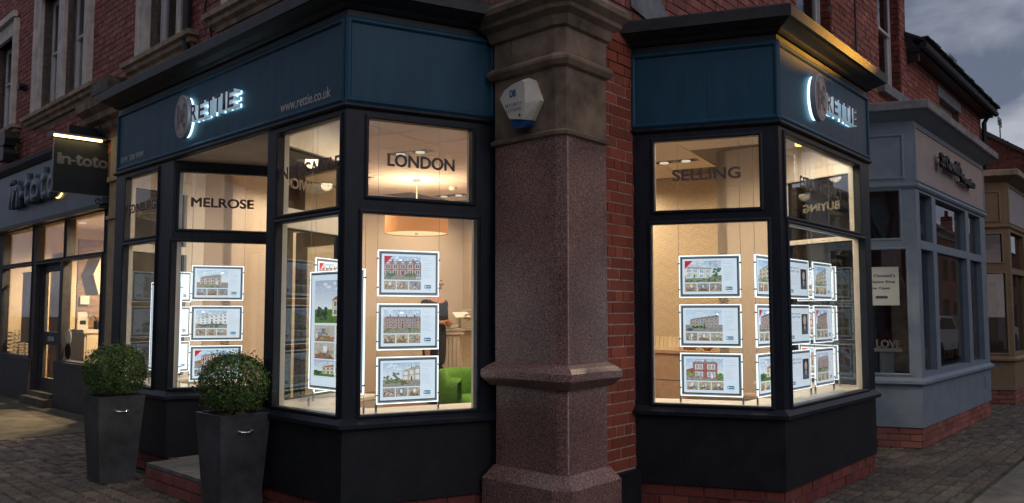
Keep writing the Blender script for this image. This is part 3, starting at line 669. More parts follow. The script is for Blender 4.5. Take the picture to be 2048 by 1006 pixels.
rettie(FB, .755, 3.39, .90, 1.71, 'halo lit round emblem and RETTIE letters on the right fascia by the grey shop')
obj('lettering', text_mesh('lettering', 'www.rettie.co.uk', .72, .082, .002, SIGNW, bold=.012), None, bayL, TM(FA, -.92, -.0065, 3.15))
obj('lettering', text_mesh('lettering', '0191 338 9999', .60, .058, .002, SIGNW, bold=.012), None, bayL, TM(FA, -4.27, -.0065, 3.162))

# ------------------------------------------------------------------ interior of the agency
dB = da(50.51); nB = da(140.51); dAi = da(45.25)
E1 = LE0 + dB * .45; E2 = E1 + nB * .735; BL = Vector((-.87, 14.8)); E3 = BL
CH = RE1 + nB * .75
def lineisect(p, d, q, e):
    w = q - p; den = d.x * e.y - d.y * e.x; t = (w.x * e.y - w.y * e.x) / den; return p + d * t
BRc = lineisect(CH, dB, BL, da(-44.75))
FZ, CZ = .32, 3.42
def iwall(a, b, m=WALLIN, t=.12, z0=FZ, z1=CZ + .1, name='interior_wall'):
    a, b = Vector(a), Vector(b); L = (b - a).length; F = fr(a.x, a.y, math.degrees(math.atan2(b.y - a.y, b.x - a.x)))
    return struct(name, MB().box(0, L, 0, t, z0, z1), m, F)
iwall(LE0, E1); iwall(E1, E2); iwall(E2, BL + da(50.51) * .2); iwall(BL, BRc, HERR); iwall(BRc, CH); iwall(CH, RE1)
iwall(RE1, RE1 + da(50) * .3)
poly = [tuple(LE0 + Vector((.05, 0))), tuple(P1 + da(30) * .09), tuple(P2 + Vector((0, .1))), tuple(P3), at(FA, .42, 1.5), isect(FA, 1.5, FB, 1.45), at(FB, -.36, 1.45), tuple(Q1), tuple(Q2 + Vector((-.04, .1))), tuple(Q3 + Vector((-.1, .0))), tuple(RE1), tuple(CH), tuple(BRc), tuple(BL), tuple(E2), tuple(E1)]
struct('interior_ceiling', MB().vprism(poly, CZ + .02, CZ + .06), GRID)
fpoly = [tuple(LE0), tuple(P1 + da(20) * .4), tuple(P2 + Vector((.1, .45))), tuple(P3)] + poly[4:8] + [tuple(Q2 + Vector((-.2, .45))), tuple(Q3 + Vector((-.45, .1)))] + poly[10:]
struct('interior_floor', MB().vprism(fpoly, FZ - .04, FZ), FLOORM)
# ceiling tiles 0.6 m, aligned with the back wall
def inside(p, pg):
    c = False; j = len(pg) - 1
    for i in range(len(pg)):
        if (pg[i][1] > p[1]) != (pg[j][1] > p[1]) and p[0] < (pg[j][0] - pg[i][0]) * (p[1] - pg[i][1]) / (pg[j][1] - pg[i][1]) + pg[i][0]: c = not c
        j = i
    return c
ceil = bpy.data.objects['interior_ceiling']
tu = MB().box(.006, .594, .006, .594, 0, .016).build('ceiling_tile', CEIL)
FT = fr(-.5, 6.2, -44.75 + 16)
for i in range(-16, 18):
    for j in range(-6, 22):
        M = FT @ Matrix.Translation((i * .6, j * .6, CZ)); c = M @ Vector((.3, .3, 0))
        if all(inside((M @ Vector((x, y, 0))).xy, poly) for x in (.05, .55) for y in (.05, .55)):
            q = proj(c)
            if q and 150 < q[0] < 1800: obj('ceiling_tile', tu, None, ceil, M)
WARM = (1.0, .76, .52)
LAMPM = emit('lamp_glow', (1.0, .86, .66), .85)
def downlight(x, y, label, seen=True, e=86):
    M = fr(x, y, -29, CZ - .004); t = thing('downlight', label, 'ceiling light', M, 'recessed twin downlights')
    obj('housing', MB().holed(-.29, .29, -.085, .085, [(-.25, -.03, -.065, .065), (.03, .25, -.065, .065)], 0, .012, 0), GRID, t, M @ Matrix.Rotation(R(90), 4, 'X'))
    obj('recess', MB().box(-.28, .28, -.08, .08, .002, .006), BLACK, t, M)
    for s in (-.14, .14): obj('lamp', MB().lathe([(.055, -.014), (.055, .0)], 16, M=Matrix.Translation((s, 0, 0))), LAMPM, t, M)
    l = bpy.data.lights.new('downlight', 'SPOT'); l.energy = e; l.color = WARM; l.spot_size = R(168); l.spot_blend = .5; l.shadow_soft_size = .08
    lo = bpy.data.objects.new('lamp_light', l); COL.objects.link(lo); lo.parent = t; lo.location = (0, 0, -.03)
for x, y, s in ((-1.19, 9.71, 'twin downlight above the LONDON lettering, nearest the window'), (-.97, 13.3, 'twin downlight beyond the drum lamp, by the smoke detector'), (2.02, 10.28, 'twin downlight above the SELLING lettering'),
                (-2.6, 8.7, 'twin downlight inside the bay behind the tall poster'), (-2.9, 11.1, 'added twin downlight by the left party wall'), (.6, 9.0, 'added twin downlight behind the granite pier'), (.8, 11.6, 'added twin downlight over the middle of the room'), (-2.2, 11.6, 'added twin downlight left of the drum lamp'), (2.75, 8.2, 'added twin downlight in the right bay, near the front glass'), (1.75, 7.6, 'added twin downlight in the right bay behind the brick wall'), (1.3, 8.4, 'added twin downlight between the pier and the sideboard'), (-.75, 7.35, 'added twin downlight in the left bay above the first panels')):  # after the first, these lamps are added to even out the room light
    downlight(x, y, s)
# unseen lamps added to brighten the herringbone wall and the counter
p = BL.lerp(BRc, .62) - dAi * .5
downlight(p.x, p.y, 'added twin downlight close to the herringbone wall', e=150)
p = BL.lerp(BRc, .22) - dAi * .7
downlight(p.x, p.y, 'added twin downlight over the fluted counter', e=50)
M = fr(-.89, 12.4, 0, CZ); sdm = thing('smoke_detector', 'small white smoke detector on the ceiling behind LONDON', 'detector', M)
obj('casing', MB().lathe([(.03, -.05), (.05, -.045), (.055, -.02), (.055, 0)], 20), WHITE, sdm, M)
M = fr(-1.34, 11.7, 0, 2.65); pl = thing('pendant_lamp', 'large orange drum pendant lamp hanging behind the LONDON window', 'lamp', M)
SH = bpy.data.materials.new('lamp_shade_fabric'); SH.use_nodes = True; b = SH.node_tree.nodes['Principled BSDF']
b.inputs['Base Color'].default_value = (.50, .23, .08, 1); b.inputs['Emission Color'].default_value = (.95, .40, .10, 1); b.inputs['Emission Strength'].default_value = .22; b.inputs['Roughness'].default_value = .9
sm = MB(); n = 48; rO, rI, hh = .44, .432, .38
for r_, flip in ((rO, 0), (rI, 1)):
    sm.add([(r_ * math.cos(2 * math.pi * k / n), r_ * math.sin(2 * math.pi * k / n), z) for z in (0, hh) for k in range(n)], [(k, (k + 1) % n, n + (k + 1) % n, n + k) for k in range(n)])
obj('lamp_shade', sm, SH, pl, M)
obj('diffuser', MB().lathe([(.43, .012), (.43, .016)], 48), emit('lamp_diffuser', (1.0, .74, .38), 1.25), pl, M)
obj('finial', MB().lathe([(.02, -.01), (.02, .012)], 12), STEEL, pl, M)
obj('cord', MB().tube([(0, 0, .3), (0, 0, CZ - 2.65)], .008, 6).lathe([(.055, CZ - 2.70), (.055, CZ - 2.65)], 16), WHITE, pl, M)
l = bpy.data.lights.new('pendant', 'POINT'); l.energy = 70; l.color = WARM; l.shadow_soft_size = .2; lo = bpy.data.objects.new('lamp_light', l); COL.objects.link(lo); lo.parent = pl; lo.location = (0, 0, .25)

# ------------------------------------------------------------------ furniture inside
GRNF = mat('green_fabric', (.13, .30, .04), .95, .15, 40, .4, 250)
M = fr(-.36, 8.15, 30, FZ); ch = thing('tub_chair', 'bright green tub chair low in the LONDON window', 'chair', M)
n = 20; sh = MB()
pr = [(.34, .36, .12), (.36, .38, .62), (.35, .37, .68), (.30, .32, .69), (.27, .28, .62), (.26, .27, .40)]
vs = []; fs = []
for i, (rx, ry, z) in enumerate(pr):
    for k in range(n + 1):
        a = R(-35 + 250 * k / n); vs.append((rx * math.cos(a), ry * math.sin(a), z - (.10 if i in (1, 2, 3) and (k < 3 or k > n - 3) else 0)))
for i in range(len(pr) - 1):
    for k in range(n): fs.append((i * (n + 1) + k, i * (n + 1) + k + 1, (i + 1) * (n + 1) + k + 1, (i + 1) * (n + 1) + k))
m_ = len(pr) - 1
for k in range(n): fs.append((k, m_ * (n + 1) + k, m_ * (n + 1) + k + 1, k + 1))
sh.add(vs, fs); obj('shell', sh, GRNF, ch, M, smooth=True)
obj('seat', MB().lathe([(.25, .12), (.30, .15), (.31, .38), (.26, .43), (.1, .44)], 24), GRNF, ch, M, smooth=True)
for a in (45, 135, 225, 315): obj('leg', MB().tube([(.24 * math.cos(R(a)), .24 * math.sin(R(a)), 0), (.22 * math.cos(R(a)), .22 * math.sin(R(a)), .13)], [.012, .02], 8), STEEL, ch, M)
CREAM = mat('cream_counter_paint', (.62, .55, .44), .5, .06, 6)
M = fr(-.90, 12.1, 20, FZ); fc = thing('fluted_counter', 'cream fluted column counter standing behind the woman', 'counter', M)
cb = MB().box(-.15, .15, -.15, .15, 0, .10).box(-.115, .115, -.115, .115, .10, .92)
for k in range(4): cb.box(-.10 + k * .058, -.072 + k * .058, -.128, -.115, .12, .90); cb.box(.115, .128, -.10 + k * .058, -.072 + k * .058, .12, .90)
obj('column', cb, CREAM, fc, M); obj('top', MB().box(-.17, .17, -.17, .17, .92, .95).box(-.15, .15, -.15, .15, .95, .975).box(-.18, .18, -.18, .18, .976, 1.0), CREAM, fc, M)
M = fr(-.90, 12.1, 20, FZ + 1.001); bw = thing('dish', 'shallow white dish on top of the fluted counter', 'dish', M)
obj('bowl', MB().lathe([(.08, 0), (.12, .02), (.13, .06), (.12, .06), (.10, .025), (.04, .02)], 24), WHITE, bw, M)
p = BL.lerp(BRc, .05) - dAi * .06
M = fr(p.x, p.y, -44.75, 1.25); nb = thing('notice_board', 'pale box panel on the far wall above the fluted counter', 'panel', M)
obj('board', MB().box(-.16, .26, -.09, 0, 0, .36), CREAM, nb, M)
nbf = MB()
for k in range(9): nbf.box(-.155, .255, -.096, -.092, .03 + k * .036, .036 + k * .036)
obj('slat_line', nbf, GRID, nb, M)
M = fr(*(p + da(-44.75) * .42), -44.75, 1.25); mo = thing('monitor', 'dark screen beside the pale box panel', 'monitor', M)
obj('screen', MB().box(-.10, .30, -.05, -.02, 0, .42), BLACK, mo, M); obj('stand', MB().box(.05, .12, -.02, .0, -.05, .2), IRON, mo, M)
# counter with ornaments seen through the SELLING window
M = fr(2.08, 10.25, -44.75, FZ); sbd = thing('sideboard', 'beige fabric covered sideboard under the herringbone wall', 'sideboard', M)
FAB = mat('beige_cloth', (.42, .29, .20), .9, .08, 12, .2, 160)
obj('carcass', MB().box(-.9, .95, 0, .5, .0, .73), FAB, sbd, M); obj('top', MB().box(-.93, .98, -.03, .53, .731, .77), FAB, sbd, M)
obj('seam', MB().box(-.9, .95, -.004, .0, .40, .408), GRID, sbd, M)
CARD = mat('cream_card', (.6, .5, .34), .7, .1, 8)
cf = [(-.62 + k * .062) for k in range(8)]
M2 = M @ Matrix.Translation((0, .22, .771))
hold = thing('card_rack', 'row of upright cream cards standing on the sideboard', 'rack', M2)
for c in cf: obj('card', MB().box(c, c + .052, 0, .012, .03, .16), CARD, hold, M2 @ Matrix.Rotation(R(-6), 4, 'X'))
obj('base', MB().box(-.64, -.12, -.03, .04, 0, .03), CARD, hold, M2)
TERR = mat('amber_ceramic', (.45, .18, .05), .4, .15, 10)
for k, (x, s, lab) in enumerate(((-.02, 1.0, 'amber bulbous vase beside the cream cards'), (.22, .7, 'small amber vase in the middle of the sideboard'))):
    Mv = M @ Matrix.Translation((x, .2, .771)) @ Matrix.Scale(s, 4); v = thing('vase', lab, 'vase', Mv); obj('body', MB().lathe([(.05, 0), (.09, .05), (.10, .10), (.07, .17), (.04, .21), (.05, .24), (.03, .24)], 24), TERR, v, Mv, smooth=True)
Mv = M @ Matrix.Translation((.50, .2, .771)); v = thing('tumbler', 'small green glass tumbler on the sideboard', 'glass', Mv)
obj('cup', MB().lathe([(.045, 0), (.06, .10), (.055, .10), (.04, .012)], 20), mat('green_glass', (.22, .42, .10), .15, .1, 8), v, Mv, smooth=True)
Mb = fr(*at(FBR, -.86, .62), -19.42, .33); bn = thing('window_bench', 'olive topped bench with rolled edge inside the right bay', 'bench', Mb)
OLV = mat('olive_cloth', (.10, .085, .035), .9, .2, 14)
obj('seat', MB().box(.0, .78, -.12, .22, .0, .44), OLV, bn, Mb); obj('roll', MB().tube([(.0, .2, .47), (.78, .2, .47)], .05, 12), FAB, bn, Mb)

# ------------------------------------------------------------------ people in the shop
SKIN = mat('skin', (.48, .25, .16), .6, .06, 20); DRESS = mat('charcoal_dress', (.022, .020, .024), .9, .2, 20, .2, 200)
HAIR = mat('auburn_hair', (.16, .06, .025), .6, .3, 30, stretch=(20, 20, 2)); SHOE = mat('black_shoe', (.01, .01, .012), .4, .1, 8); TIGHT = mat('black_tights', (.018, .016, .018), .8, .1, 8)
def skinned(name, chains, m, parent, M, lev=2):
    """chains: list of lists (point, radius); chains share points by value"""
    vs = []; rs = []; es = []; idx = {}
    for c in chains:
        prev = None
        for p, r in c:
            k = tuple(round(q, 4) for q in p)
            if k not in idx: idx[k] = len(vs); vs.append(p); rs.append(r)
            i = idx[k]
            if prev is not None and prev != i: es.append((prev, i))
            prev = i
    me = bpy.data.meshes.new(name); me.from_pydata(vs, es, [])
    o = bpy.data.objects.new('tmp', me); COL.objects.link(o)
    sk = o.modifiers.new('s', 'SKIN'); ss = o.modifiers.new('u', 'SUBSURF'); ss.levels = lev; ss.render_levels = lev
    for i, sv in enumerate(me.skin_vertices[0].data):
        r = rs[i]; sv.radius = (r, r) if not isinstance(r, tuple) else r; sv.use_root = (i == 0)
    bpy.context.view_layer.update()
    ev = bpy.data.meshes.new_from_object(o.evaluated_get(bpy.context.evaluated_depsgraph_get())); bpy.data.objects.remove(o)
    ev.materials.clear(); ev.materials.append(m); ev.name = name
    ev.polygons.foreach_set('use_smooth', [True] * len(ev.polygons))
    return obj(name, ev, None, parent, M)
def hand_chains(w, d, side, curl=.5):
    """fingers from the wrist w along d (unit) with a thumb on the side"""
    w, d, side = Vector(w), Vector(d).normalized(), Vector(side).normalized(); up = d.cross(side).normalized(); out = []
    palm = w + d * .075
    out.append([(tuple(w), .024), (tuple(palm), .033)])
    for k, (o, L) in enumerate(((-.028, .066), (-.01, .078), (.01, .074), (.027, .058))):
        b = palm + side * o + d * .012; k1 = b + d * L * .45 - up * L * .12 * curl * 2; k2 = k1 + d * L * .32 - up * L * .38 * curl * 2; k3 = k2 + d * L * .1 - up * L * .3 * curl * 2
        out.append([(tuple(palm), .033), (tuple(b), .011), (tuple(k1), .0095), (tuple(k2), .009), (tuple(k3), .007)])
    t0 = w + d * .03 - side * .03; t1 = t0 - side * .025 + d * .03; t2 = t1 + d * .03 - up * .01
    out.append([(tuple(w), .024), (tuple(t0), .014), (tuple(t1), .0115), (tuple(t2), .009)])
    return out
def person(M, label, arms, hairc=HAIR):
    t = thing('person', label, 'person', M)
    pel = (0, 0, .92)
    body = [[(pel, .15), ((0, .0, 1.08), .125), ((0, 0, 1.25), .145), ((0, 0, 1.38), .12), ((0, -.005, 1.46), .055), ((0, -.015, 1.53), .058), ((0, -.03, 1.60), .092), ((0, -.02, 1.68), .075)]]
    for s in (-1, 1):
        body.append([(pel, .15), ((s * .09, 0, .84), .098), ((s * .09, -.01, .50), .062), ((s * .09, .02, .28), .052), ((s * .088, .03, .08), .033), ((s * .09, .0, .045), .035), ((s * .095, -.10, .03), .03), ((s * .097, -.16, .022), .018)])
    for s, (el, wr, hd) in arms.items():
        sp = (s * .17, 0, 1.36)
        body.append([((0, 0, 1.38), .12), (sp, .06), (el, .042), (wr, .024)])
        body += hand_chains(wr, hd, (-s * .2, .3, 1) if abs(hd[2]) < .5 else (1, 0, 0), .45)
    skinned('body', body, SKIN, t, M)
    dress = [[((0, 0, .86), .175), ((0, 0, 1.08), .142), ((0, 0, 1.25), .162), ((0, 0, 1.385), .13), ((0, 0, 1.42), .075)], [((0, 0, .86), .175), ((0, 0, .62), .165), ((0, 0, .48), .15)]]
    for s, (el, wr, hd) in arms.items():
        e, w = Vector(el), Vector(wr); dress.append([((0, 0, 1.385), .13), ((s * .17, 0, 1.36), .074), (el, .055), (tuple(e.lerp(w, .82)), .04)])
    skinned('dress', dress, DRESS, t, M)
    for s in (-1, 1):
        skinned('tights', [[((s * .09, 0, .56), .07), ((s * .09, -.01, .48), .064), ((s * .09, .02, .28), .055), ((s * .088, .03, .09), .036)]], TIGHT, t, M)
        skinned('shoe', [[((s * .09, .045, .05), .042), ((s * .09, .0, .042), .042), ((s * .095, -.10, .032), .038), ((s * .097, -.17, .026), .026)]], SHOE, t, M)
    skinned('hair', [[((0, .0, 1.72), .06), ((0, .03, 1.66), .092), ((0, .055, 1.56), .08), ((0, .06, 1.46), .065), ((0, .055, 1.36), .04)], [((0, .0, 1.72), .06), ((.06, -.02, 1.66), .04), ((.075, -.01, 1.56), .028)], [((0, .0, 1.72), .06), ((-.06, -.02, 1.66), .04), ((-.075, -.01, 1.56), .028)]], hairc, t, M)
    f = MB()
    for s in (-1, 1): f.lathe([(.012, -.004), (.014, 0), (.008, .006)], 10, M=Matrix.Translation((s * .032, -.117, 1.615)) @ Matrix.Rotation(R(90), 4, 'X'))
    obj('eyes', f, SHOE, t, M)
    obj('nose', MB().add([(-.012, -.118, 1.585), (.012, -.118, 1.585), (0, -.14, 1.585), (0, -.118, 1.625)], [(0, 1, 2), (0, 2, 3), (1, 3, 2), (0, 3, 1)]), SKIN, t, M)
    obj('mouth', MB().box(-.022, .022, -.118, -.108, 1.552, 1.561), mat('lips', (.32, .10, .08), .5), t, M)
    return t
person(fr(-1.06, 11.5, 55, FZ), 'woman in a charcoal dress with hands clasped, behind the LONDON window posters',
       {-1: ((-.20, -.02, 1.10), (-.07, -.20, 1.10), (.8, -.5, .0)), 1: ((.20, -.02, 1.10), (.05, -.22, 1.09), (-.8, -.4, .0))})
Mp = fr(-.24, 12.0, -70, FZ)
person(Mp, 'person in dark clothes holding out white papers, mostly behind the window post',
       {-1: ((-.24, -.02, 1.10), (-.20, -.26, 1.17), (-.1, -1, .05)), 1: ((.22, -.02, 1.10), (.04, -.22, 1.14), (-.2, -1, .0))})
Mq = Mp @ Matrix.Translation((-.24, -.42, 1.19)); pap = thing('papers', 'white open papers in the hand at the edge of the LONDON window', 'papers', Mq)
obj('sheet', MB().add([(-.10, -.12, 0), (.10, -.12, .01), (.10, .10, .02), (-.10, .10, .01), (-.10, -.12, .004), (.10, -.12, .014), (.10, .10, .024), (-.10, .10, .014)], [(0, 3, 2, 1), (4, 5, 6, 7), (0, 1, 5, 4), (1, 2, 6, 5), (2, 3, 7, 6), (3, 0, 4, 7)]), WHITE, pap, Mq @ Matrix.Rotation(R(25), 4, 'Y'))

# ------------------------------------------------------------------ lit display panels
PW, PH = .49, .345
def ell(mb, cx, cy, rx, ry, col, z, rg, n=12, rough=.25):
    pts = [(cx + rx * math.cos(2 * math.pi * k / n) * (1 + rg.uniform(-rough, rough)), cy + ry * math.sin(2 * math.pi * k / n) * (1 + rg.uniform(-rough, rough)), z) for k in range(n)]
    mb.add(pts, [list(range(n))], 0, col)
def clipx(v, a, b): return max(a, min(b, v))
def house(mb, x0, y0, x1, y1, st, rg, z):
    """one printed photograph of a house inside the rectangle"""
    W_, H_ = x1 - x0, y1 - y0
    X = lambda t: x0 + W_ * clipx(t, 0, 1)
    Y = lambda t: y0 + H_ * clipx(t, 0, 1)
    sky0, sky1 = st.get('sky', ((.50, .66, .88), (.80, .86, .92)))
    mb.add([(X(0), Y(.3), z), (X(1), Y(.3), z), (X(1), Y(1), z), (X(0), Y(1), z)], [(0, 1, 2, 3)], 0, [sky1, sky1, sky0, sky0])
    for k in range(7):
        cx, cy = rg.uniform(.1, .9), rg.uniform(.72, .95); ell(mb, X(cx), Y(cy), W_ * rg.uniform(.03, .09), H_ * .03, [c * .9 + .1 for c in sky1], z + .0002, rg)
    g = st.get('ground', (.34, .33, .31)); mb.add([(X(0), Y(0), z + .0002), (X(1), Y(0), z + .0002), (X(1), Y(.32), z + .0002), (X(0), Y(.32), z + .0002)], [(0, 1, 2, 3)], 0, g)
    a, b, base = st['body']; ea, eb = st['eave']; wc, rc = st['wall'], st['roof']; rise = st.get('rise', .12); zz = z + .0004
    def ev(t): return ea + (eb - ea) * (t - a) / (b - a)
    mb.add([(X(a), Y(base), zz), (X(b), Y(base), zz), (X(b), Y(eb), zz), (X(a), Y(ea), zz)], [(0, 1, 2, 3)], 0, wc)
    mb.add([(X(a - .02), Y(ea - .01), zz + .0002), (X(b + .02), Y(eb - .01), zz + .0002), (X(b - .05), Y(eb + rise), zz + .0002), (X(a + .06), Y(ea + rise * .85), zz + .0002)], [(0, 1, 2, 3)], 0, rc)
    nb, nf = st.get('bays', 4), st.get('floors', 2); q = zz + .0006
    for i in range(nb):
        for j in range(nf):
            c = a + (b - a) * (i + .5) / nb; hgt = ev(c) - base; cy = base + hgt * (j + .5) / nf; w = (b - a) / nb * .27; h = hgt / nf * .30
            if st.get('bayfront') and i % 2 == 0:
                mb.add([(X(c - w * 1.7), Y(base), q - .0002), (X(c + w * 1.7), Y(base), q - .0002), (X(c + w * 1.7), Y(ev(c) - .02), q - .0002), (X(c - w * 1.7), Y(ev(c) - .02), q - .0002)], [(0, 1, 2, 3)], 0, [v * .82 for v in wc])
            mb.add([(X(c - w * 1.2), Y(cy - h * 1.15), q), (X(c + w * 1.2), Y(cy - h * 1.15), q), (X(c + w * 1.2), Y(cy + h * 1.15), q), (X(c - w * 1.2), Y(cy + h * 1.15), q)], [(0, 1, 2, 3)], 0, (.86, .87, .88))
            for s in (-1, 1):
                m1, m2 = sorted((c + s * w * .08, c + s * w)); mb.add([(X(m1), Y(cy - h), q + .0002), (X(m2), Y(cy - h), q + .0002), (X(m2), Y(cy + h), q + .0002), (X(m1), Y(cy + h), q + .0002)], [(0, 1, 2, 3)], 0, st.get('pane', (.12, .17, .24)))
        if st.get('dormer'):
            c = a + (b - a) * (i + .5) / nb; e = ev(c); w = (b - a) / nb * .3
            mb.add([(X(c - w), Y(e), q), (X(c + w), Y(e), q), (X(c + w), Y(e + rise * .6), q), (X(c), Y(e + rise * .95), q), (X(c - w), Y(e + rise * .6), q)], [(0, 1, 2, 3, 4)], 0, [v * 1.1 for v in wc])
            mb.add([(X(c - w * .6), Y(e + .01), q + .0002), (X(c + w * .6), Y(e + .01), q + .0002), (X(c + w * .6), Y(e + rise * .5), q + .0002), (X(c - w * .6), Y(e + rise * .5), q + .0002)], [(0, 1, 2, 3)], 0, (.75, .8, .86))
    for k in range(st.get('chim', 2)):
        c = a + (b - a) * (k + .8) / (st.get('chim', 2) + .6); e = ev(c) + rise * .8; mb.add([(X(c - .018), Y(e - .03), q), (X(c + .018), Y(e - .03), q), (X(c + .018), Y(e + .10), q), (X(c - .018), Y(e + .10), q)], [(0, 1, 2, 3)], 0, [v * .75 for v in wc])
    dcol = st.get('door', (.25, .08, .07)); c = a + (b - a) * st.get('doorx', .5)
    mb.add([(X(c - .022), Y(base), q + .0004), (X(c + .022), Y(base), q + .0004), (X(c + .022), Y(base + .17), q + .0004), (X(c - .022), Y(base + .17), q + .0004)], [(0, 1, 2, 3)], 0, dcol)
    if st.get('wing'):
        mb.add([(X(0), Y(.28), zz - .0001), (X(a + .01), Y(.28), zz - .0001), (X(a + .01), Y(ea * .72), zz - .0001), (X(0), Y(ea * .62), zz - .0001)], [(0, 1, 2, 3)], 0, [v * .8 for v in wc])
    for (cx, cy, rx, ry, col) in st.get('bush', ()):
        for k in range(16):
            f = rg.uniform(.55, 1.35); ell(mb, clipx(X(cx) + W_ * rx * rg.uniform(-.9, .9), x0 + W_ * .04, x1 - W_ * .04), clipx(Y(cy) + H_ * ry * rg.uniform(-.8, .8), y0 + H_ * .05, y1 - H_ * .05), W_ * min(.04, rx * .4), H_ * min(.05, ry * .4), [v * f for v in col], q + .0006 + k * 1e-5, rg, 8, .4)
    for (cx, cy) in st.get('tree', ()):
        for k in range(16):
            an = R(rg.uniform(20, 160)); L = rg.uniform(.1, .34); p = Vector((X(cx), Y(cy + .02 * k), 0)); e = p + Vector((math.cos(an) * L * W_ * .8, math.sin(an) * L * H_, 0))
            e.x = clipx(e.x, x0, x1); e.y = clipx(e.y, y0, y1); nn = (e - p).cross(Vector((0, 0, 1))).normalized() * .0011
            mb.add([(p.x + nn.x, p.y + nn.y, q + .001), (p.x - nn.x, p.y - nn.y, q + .001), (e.x, e.y, q + .001)], [(0, 1, 2)], 0, (.25, .23, .22))
    for (cx, col) in st.get('car', ()):
        ell(mb, X(cx), Y(.09), W_ * .085, H_ * .055, col, q + .0012, rg, 12, .05); ell(mb, X(cx), Y(.13), W_ * .055, H_ * .05, [v * .6 + .15 for v in col], q + .0011, rg, 12, .05)
def room(mb, x0, y0, x1, y1, rg, z):
    W_, H_ = x1 - x0, y1 - y0; wall = rg.choice([(.52, .44, .32), (.58, .55, .50), (.42, .36, .31), (.55, .50, .36), (.36, .38, .42)])
    mb.add([(x0, y0, z), (x1, y0, z), (x1, y1, z), (x0, y1, z)], [(0, 1, 2, 3)], 0, wall)
    fl = rg.choice([(.34, .22, .12), (.42, .36, .28), (.25, .16, .10)])
    mb.add([(x0, y0, z + .0002), (x1, y0, z + .0002), (x1 - W_ * .25, y0 + H_ * .35, z + .0002), (x0 + W_ * .25, y0 + H_ * .35, z + .0002)], [(0, 1, 2, 3)], 0, fl)
    mb.add([(x0 + W_ * .25, y0 + H_ * .35, z + .0002), (x1 - W_ * .25, y0 + H_ * .35, z + .0002), (x1 - W_ * .25, y1 - H_ * .15, z + .0002), (x0 + W_ * .25, y1 - H_ * .15, z + .0002)], [(0, 1, 2, 3)], 0, [v * .9 for v in wall])
    a = x0 + W_ * rg.uniform(.35, .5); mb.add([(a, y0 + H_ * .45, z + .0004), (a + W_ * .18, y0 + H_ * .45, z + .0004), (a + W_ * .18, y0 + H_ * .8, z + .0004), (a, y0 + H_ * .8, z + .0004)], [(0, 1, 2, 3)], 0, rg.choice([(.80, .86, .92), (.22, .25, .30), (.55, .66, .80), (.30, .14, .10)]))
    for k in range(11):
        c = rg.choice([(.20, .22, .28), (.55, .12, .10), (.30, .20, .12), (.75, .72, .70), (.15, .15, .17), (.25, .33, .45), (.40, .42, .22)])
        w, h = W_ * rg.uniform(.06, .2), H_ * rg.uniform(.07, .22); a = rg.uniform(x0, x1 - w); b_ = y0 + H_ * rg.uniform(.04, .42)
        mb.add([(a, b_, z + .0005 + k * 2e-5), (a + w, b_, z + .0005 + k * 2e-5), (a + w * .95, b_ + h, z + .0005 + k * 2e-5), (a + w * .05, b_ + h, z + .0005 + k * 2e-5)], [(0, 1, 2, 3)], 0, c)
def rect(mb, x0, y0, x1, y1, col, z): mb.add([(x0, y0, z), (x1, y0, z), (x1, y1, z), (x0, y1, z)], [(0, 1, 2, 3)], 0, col)
PAPERC = (.76, .87, 1.0); GREY = (.50, .54, .62)
GR, HG = (.10, .22, .05), (.16, .25, .09)
RB = (.42, .20, .15); SL = (.22, .24, .28)
